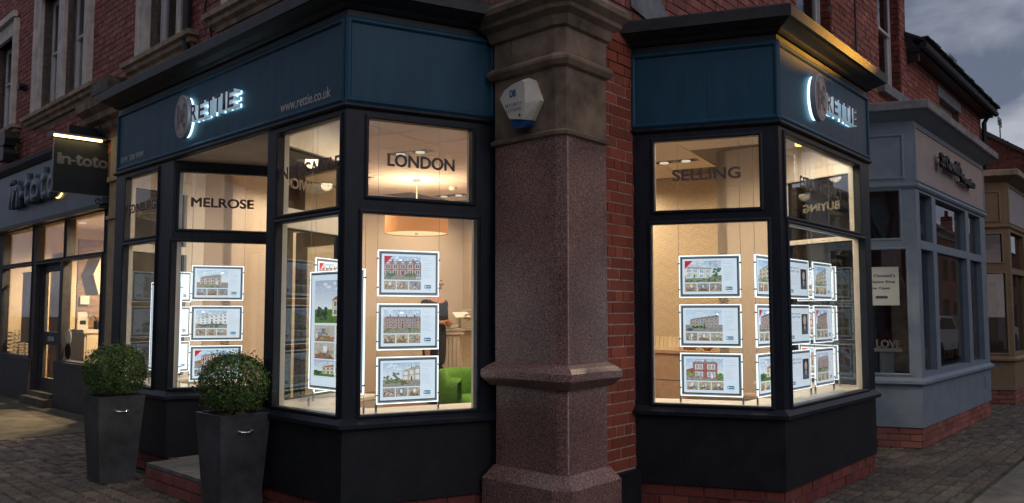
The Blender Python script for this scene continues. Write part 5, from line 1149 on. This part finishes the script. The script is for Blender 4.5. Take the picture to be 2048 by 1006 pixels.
for k in range(9): bl.box(-12.95 + k * .07, -12.90 + k * .07, 1.9, 1.92, .3, 2.7)
kthing('vertical_blind', 'brown vertical blind behind the showroom door', 'blind', (('slat', bl, mat('blind_fabric', (.25, .18, .10), .9, .1, 8)),))
for u, v_, wh in ((-12.8, 2.4, 'over the stools'), (-10.7, 3.0, 'behind the door'), (-9.2, 2.2, 'over the white unit')):
    M = FA @ Matrix.Translation((u, v_, 3.35)); t = thing('spot_lamp', 'round ceiling lamp inside the kitchen showroom, ' + wh, 'ceiling light', M, 'showroom ceiling lamps'); obj('lamp', MB().lathe([(.07, -.02), (.07, 0)], 16), LAMPM, t, M)
    l = bpy.data.lights.new('showroom', 'SPOT'); l.energy = 950; l.color = (1, .72, .43); l.spot_size = R(150); l.spot_blend = .7; l.shadow_soft_size = .07; lo = bpy.data.objects.new('lamp_light', l); COL.objects.link(lo); lo.parent = t; lo.location = (0, 0, -.04)

# ------------------------------------------------------------------ grey charity shop bay and the tan bay on the right
GRY = mat('blue_grey_paint', (.205, .26, .325), .5, .08, 5, .1, 90); CRM = mat('cream_fascia_board', (.36, .31, .31), .6, .06, 4); TAN = mat('tan_paint', (.24, .165, .10), .55, .1, 5); TANC = mat('pale_fascia_board', (.33, .31, .33), .6, .06, 4)
def sidebay(u0, u1, label, paint, board, holes_front, ret_low, ret_up, name):
    t = thing(name, label, 'shopfront', fr(*at(FB, u0, 0), 50.51)); c = Vector(at(FB, u0)); e = Vector(at(FB, u1)); F2 = fr(c.x, c.y, -19.42)
    a = Vector(at(F2, -1.2)); b = e + da(120.5) * 1.2; pth = [a, c, e, b]
    pm = obj('plinth', MB().sweep(pth, [(-.12, 0), (-.03, 0), (-.03, .235), (-.12, .235)]), MORTAR, t)
    for p, q in zip(pth[:-1], pth[1:]):
        L = (q - p).length; lay([(fr(p.x, p.y, math.degrees(math.atan2(q.y - p.y, q.x - p.x))), brick_boxes(.02, L - .02, 0, .233, .018, seed=int(L * 77), depth=.04, ch=.078), BRICK, pm)], 45)
    obj('stall_riser', MB().sweep(pth, [(-.05, .235), (0, .235), (0, .72), (-.05, .72)]), paint, t)
    obj('sill', MB().sweep(pth, [(-.05, .722), (.04, .722), (.055, .735), (.055, .765), (.0, .80), (-.05, .80)]), paint, t)
    fw = obj('window_frame', MB().holed(0.0, u1 - u0, .80, 3.03, holes_front, 0, .11), paint, t, fr(c.x, c.y, 50.51))
    for h in holes_front: obj('pane', MB().box(h[0] - .003, h[1] + .003, .07, .076, h[2] - .003, h[3] + .003), GLASSD, fw, fr(c.x, c.y, 50.51))
    rw = obj('window_frame', MB().holed(-1.2, 0, .80, 3.03, [ret_low, ret_up], 0, .08), paint, t, F2)
    for h in (ret_low, ret_up):
        obj('bead', MB().ring(h, .03, -.012, .001), paint, rw, F2); obj('pane', MB().box(h[0] - .003, h[1] + .003, .04, .046, h[2] - .003, h[3] + .003), GLASSD, rw, F2)
    obj('fascia', MB().sweep(pth, [(-.07, 3.032), (0, 3.032), (0, 3.80), (-.07, 3.80)]), paint, t)
    obj('fascia_rail', MB().sweep(pth, [(-.01, 3.0), (.02, 3.005), (.035, 3.03), (.03, 3.06), (.0, 3.07), (-.01, 3.07)]), paint, t)
    fp = obj('fascia_panel', MB().box(.03, u1 - u0 - .03, -.006, .02, 3.105, 3.715), board, t, fr(c.x, c.y, 50.51)); obj('moulding', MB().ring((.031, u1 - u0 - .031, 3.106, 3.714), .03, -.02, .002), paint, fp, fr(c.x, c.y, 50.51))
    obj('return_panel', MB().ring((-1.1, -.14, 3.14, 3.62), .03, -.014, .001), paint, t, F2)
    obj('cornice', MB().sweep(pth, [(-.07, 3.802), (.01, 3.802), (.03, 3.815), (.16, 3.885), (.165, 3.886), (-.07, 3.886)]), paint, t)
    obj('cornice_cap', MB().sweep(pth, [(-.25, 3.888), (.19, 3.888), (.20, 3.90), (.20, 3.985), (.18, 3.998), (-.25, 4.03)]), LEAD if name == 'charity_shop_bay' else SILLM, t)
    obj('roof', MB().vprism([tuple(a), tuple(c), tuple(e), tuple(b)], 3.95, 3.97), LEAD, t)
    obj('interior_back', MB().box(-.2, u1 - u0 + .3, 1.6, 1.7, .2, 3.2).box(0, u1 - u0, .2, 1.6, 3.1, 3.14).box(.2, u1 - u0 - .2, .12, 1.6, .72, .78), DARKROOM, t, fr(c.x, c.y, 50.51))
    return t, F2, fr(c.x, c.y, 50.51)
hf = []
for a, b in ((.16, .74), (.93, 2.62), (2.83, 3.62)): hf += [(a, b, .86, 2.30), (a, b, 2.40, 2.97)]
gs, F2, F3 = sidebay(4.08, 8.05, 'blue grey charity shop bay with cream fascia, right of the dark bay', GRY, CRM, hf, (-.95, -.125, .85, 2.285), (-.95, -.18, 2.42, 2.98), 'charity_shop_bay')
obj('vent', MB().box(3.5, 3.68, -.012, .001, .45, .62), GRY, gs, F3)
DRP = mat('grey_lining', (.13, .17, .20), .9, .2, 6); DRPD = mat('teal_ribbon', (.03, .06, .055), .8, .2, 6)
obj('lining_panel', MB().box(-1.0, -.12, .14, .15, 2.36, 3.02), DRP, gs, F2); obj('ribbon', MB().tube([(-.75, .12, 3.0), (-.5, .12, 2.6), (-.42, .12, 2.38)], .03, 6).tube([(-.3, .12, 3.0), (-.25, .12, 2.7), (-.3, .12, 2.4)], .025, 6).tube([(-.62, .12, 3.0), (-.36, .12, 2.38)], .02, 6), DRPD, gs, F2)
hl = thing('stand_off_letters', 'thin black stand-off lettering on the cream fascia of the grey bay', 'sign', F3 @ Matrix.Translation((1.9, -.05, 3.3)))
def letters(s, u, z, w, h):
    o = obj('letter_row', text_mesh('letter_row', s, w, h, .035, IRON), None, hl, TM(F3, u, -.06, z))
    pn = MB(); n_ = max(3, int(w / .10))
    for k in range(n_): pn.tube([(u + w * (k + .5) / n_, -.062, z + h * (.25 + .5 * (k % 2))), (u + w * (k + .5) / n_, .0, z + h * (.25 + .5 * (k % 2)))], .006, 4)
    obj('pin', pn, IRON, o, F3)
letters("St Oswald's", .92, 3.36, 1.15, .20); letters('Hospice', 2.05, 3.27, .85, .16)
hp = thing('window_notice', 'white notice reading St Oswald\'s Hospice Shop Now Open in the grey bay', 'notice', F2 @ Matrix.Translation((-.35, .03, 1.85)))
obj('sheet', MB().box(-.60, -.205, .030, .033, 1.635, 2.085), mat('notice_paper', (.52, .56, .53), .7, .04, 6), hp, F2)
PURP = mat('purple_ink', (.06, .03, .10), .6, .05, 5)
for k, s in enumerate(("St Oswald's", 'Hospice Shop', 'Now Open')): obj('lettering', text_mesh('lettering', s, .30 if k < 2 else .24, .036, 0, PURP), None, hp, TM(F2, -.545, .0292, 1.965 - k * .075))
obj('badge', MB().box(-.46, -.33, .0285, .0295, 1.715, 1.745), NAVYP, hp, F2)
lv = thing('love_ornament', 'white wooden LOVE letters on a block in the grey bay window', 'ornament', F2 @ Matrix.Translation((-.35, .3, 1.0)))
obj('lettering', text_mesh('lettering', 'LOVE', .27, .10, .03, WHITE), None, lv, TM(F2, -.46, .22, 1.13)); obj('shelf', MB().box(-.55, -.18, .18, .32, 1.09, 1.127), WHITE, lv, F2); obj('block', MB().box(-.42, -.27, .2, .32, .80, 1.088), mat('pale_blue_box', (.30, .36, .38), .7, .1, 6), lv, F2)
rg = random.Random(77)
CL = [mat('clutter_%s' % n_, c, .8, .3, 9) for n_, c in (('rust', (.22, .07, .04)), ('plum', (.10, .05, .08)), ('olive', (.10, .11, .05)), ('sand', (.30, .24, .17)), ('teal', (.05, .12, .13)), ('grey', (.2, .2, .2)))]
CN = ('rust', 'plum', 'olive', 'sand', 'teal', 'grey')
for k in range(16):
    u = rg.uniform(.2, 3.7); v_ = rg.uniform(.25, .8); s = rg.uniform(.6, 1.3); M = F3 @ Matrix.Translation((u, v_, .781)); nm = ['jug', 'basket', 'folded_clothes'][k % 3]
    t = thing(nm, 'dim %s coloured %s in the grey charity shop window' % (CN[(k // 3) % 6], {'jug': 'jug', 'basket': 'handled basket', 'folded_clothes': 'pile of folded clothes'}[nm]), nm.replace('_', ' '), M, 'goods in the charity shop window, %s' % nm.replace('_', ' '))
    if nm == 'jug': obj('body', MB().lathe([(.05, 0), (.09, .06), (.08, .15), (.05, .22), (.065, .27), (.05, .27)], 14), CL[(k // 3) % 6], t, M, smooth=True); obj('handle', MB().tube([(.08, 0, .08), (.14, 0, .14), (.06, 0, .22)], .012, 6), CL[(k // 3) % 6], t, M)
    elif nm == 'basket': obj('body', MB().lathe([(.10, 0), (.15, .14), (.14, .14), (.09, .02)], 14), CL[(k // 3) % 6], t, M); obj('handle', MB().tube([(-.14, 0, .13), (-.10, 0, .28), (0, 0, .33), (.10, 0, .28), (.14, 0, .13)], .012, 6), CL[(k // 3) % 6], t, M)
    else:
        for j in range(4): obj('garment', MB().box(-.16 + .01 * j, .16, -.12, .12 - .008 * j, j * .05, j * .05 + .045), CL[(k // 3) % 6], t, M)
# a dressed stand with hanging clothes behind the notice
for k in range(5):
    M = F2 @ Matrix.Translation((-.85 + k * .17, .55 + .05 * (k % 2), 1.0)); t = thing('hanging_garment', '%s garment hanging behind the white notice in the grey bay' % CN[(k * 2) % 5], 'garment', M, 'garments hanging in the grey bay')
    obj('cloth', MB().uprism([(-.07, -.15), (.09, -.17), (.08, .9), (.03, 1.05), (-.03, 1.05), (-.09, .9)], -.03, .03), CL[(k * 2) % 5], t, M)
    obj('hanger', MB().tube([(-.08, 0, 1.0), (0, 0, 1.09), (.08, 0, 1.0)], .008, 5), IRON, t, M)
tf = [(.16, 1.5, .86, 2.22), (.16, 1.5, 2.32, 2.95), (1.62, 3.0, .86, 2.22), (1.62, 3.0, 2.32, 2.95)]
ts, F4, F5 = sidebay(10.12, 13.4, 'tan painted shop bay at the far right edge', TAN, TANC, tf, (-.56, -.09, .86, 2.22), (-.50, -.12, 2.42, 2.90), 'tan_shop_bay')
YEL = mat('yellow_card', (.42, .24, .05), .7, .1, 6)
M = F4 @ Matrix.Translation((-.3, .3, .8)); t = thing('window_display', 'tall yellow card display in the tan bay window', 'display', M); obj('card', MB().box(-.10, .14, 0, .02, .25, 1.3), YEL, t, M); obj('stand', MB().box(-.2, .2, -.05, .1, 0, .25), CL[0], t, M)
M = F4 @ Matrix.Translation((-.45, .2, .8)); t = thing('wreath', 'dark wreath ornament in the tan bay window', 'ornament', M); obj('ring', MB().tube([(.16 + .12 * math.cos(a), 0, .9 + .16 * math.sin(a)) for a in [i * .4 for i in range(17)]], .03, 6), CL[2], t, M)

# ------------------------------------------------------------------ street lamp with sodium light (outside the frame), far side of the street
SL_ = at(FB, 7.2, -2.45)
M = fr(SL_[0], SL_[1], 140.5); t = thing('street_lamp', 'street lamp with an orange sodium lantern at the kerb', 'street lamp', M)
obj('column', MB().tube([(0, 0, 0), (0, 0, 1.2), (0, 0, 4.2)], [.09, .06, .045], 12), IRON, t, M)
obj('lantern', MB().taper((.13, .13), (.19, .19), 4.2, 4.24).taper((.21, .21), (.05, .05), 4.62, 4.78), IRON, t, M); obj('lamp', MB().lathe([(.05, 4.3), (.07, 4.36), (.07, 4.5), (.04, 4.56)], 14), emit('sodium_lamp', (1, .48, .06), 40), t, M)
tgt = Vector((*at(FB, .95, -.1), 4.0)); src_ = Vector((SL_[0], SL_[1], 4.42))
l = bpy.data.lights.new('sodium', 'SPOT'); l.energy = 22000; l.color = (1, .47, .05); l.spot_size = R(6.5); l.spot_blend = 1; l.shadow_soft_size = .1; lo = bpy.data.objects.new('lamp_light', l); COL.objects.link(lo)
lo.parent = t; lo.matrix_parent_inverse = M.inverted(); lo.matrix_basis = Matrix.Translation(src_) @ (tgt - src_).to_track_quat('-Z', 'Y').to_matrix().to_4x4()

# terrace across the far end of the street: seen only mirrored in the shop windows
HS = mat('terrace_stone', (.12, .095, .085), .9, .3, 3)
ORD = ['first', 'second', 'third', 'fourth', 'fifth', 'sixth', 'seventh', 'eighth', 'ninth', 'tenth', 'eleventh', 'twelfth', 'thirteenth', 'fourteenth']
def terrace(FT_, u, w, h, k, side, v=-11.5):
    M = FT_ @ Matrix.Translation((u, v, 0)); t = thing('terraced_house', '%s house of the terrace facing the %s bay, mirrored in its glass' % (ORD[k], side), 'house', M, 'terraced houses facing the %s bay' % side)
    wl = obj('wall', MB().holed(0, w, 0, h, [(w * .12, w * .42, .9, 2.5), (w * .60, w * .80, .1, 2.3), (w * .12, w * .4, h * .56, h * .56 + 1.5), (w * .58, w * .85, h * .56, h * .56 + 1.5)], 0, -.3).box(0, w, -7, -6.8, 0, h), BRICKD if k % 3 else HS, t, M)
    obj('window', MB().box(w * .1, w * .44, -.26, -.2, .8, 2.6).box(w * .56, w * .87, -.26, -.2, h * .5, h * .56 + 1.6).box(w * .1, w * .42, -.26, -.2, h * .5, h * .56 + 1.6).box(w * .58, w * .82, -.26, -.2, .0, 2.4), DARKROOM, t, M)
    obj('roof', MB().add([(0, .2, h), (w, .2, h), (w, -3.5, h + 2.2), (0, -3.5, h + 2.2), (w, -7, h), (0, -7, h)], [(0, 1, 2, 3), (3, 2, 4, 5), (0, 3, 5), (1, 4, 2), (0, 5, 4, 1)]), SLATE, t, M)
    c = MB().box(-.45, .45, -3.9, -3.1, h + 1.2, h + 3.4)
    for j in range(4): c.lathe([(.10, 0), (.08, .55)], 8, M=Matrix.Translation((-.33 + j * .22, -3.5, h + 3.4)))
    obj('chimney', c, BRICKD, t, M)
for k in range(14): terrace(FB, 13 + k * 6.4, 6.4, 6.4 + .4 * ((k * 7) % 3), k, 'right')
for k in range(8): terrace(FA, -46 + k * 8.0, 8.0, 6.6 + .5 * ((k * 5) % 3), k, 'left', -14)
def car(u, col, label):
    M = FB @ Matrix.Translation((u, -4.6, 0)); t = thing('parked_car', label, 'car', M, 'cars parked along the kerb')
    pr = [(-2.1, .35), (2.05, .35), (2.1, .7), (1.95, .88), (1.0, .98), (.35, 1.42), (-1.2, 1.45), (-1.9, 1.0), (-2.1, .9)]
    obj('body', MB().uprism(pr, -.82, .82), mat('car_paint', col, .3, .05, 5), t, M)
    obj('windows', MB().uprism([(.88, 1.0), (.32, 1.36), (-1.15, 1.39), (-1.7, 1.03)], -.826, .826), BLACK, t, M)
    for x in (-1.3, 1.3):
        for y in (-.74, .74): obj('wheel', MB().lathe([(.31, -.1), (.31, .1)], 20, M=Matrix.Translation((x, y, .31)) @ Matrix.Rotation(R(90), 4, 'X')), BLACK, t, M)
    for y in (-.6, .6): obj('headlight', MB().box(2.02, 2.09, y - .15, y + .15, .62, .76), WHITE, t, M)
car(24, (.55, .56, .58), 'silver car mirrored in the grey bay windows'); car(29.5, (.05, .06, .08), 'dark car mirrored in the grey bay windows'); car(35, (.45, .46, .5), 'pale car mirrored in the grey bay windows')
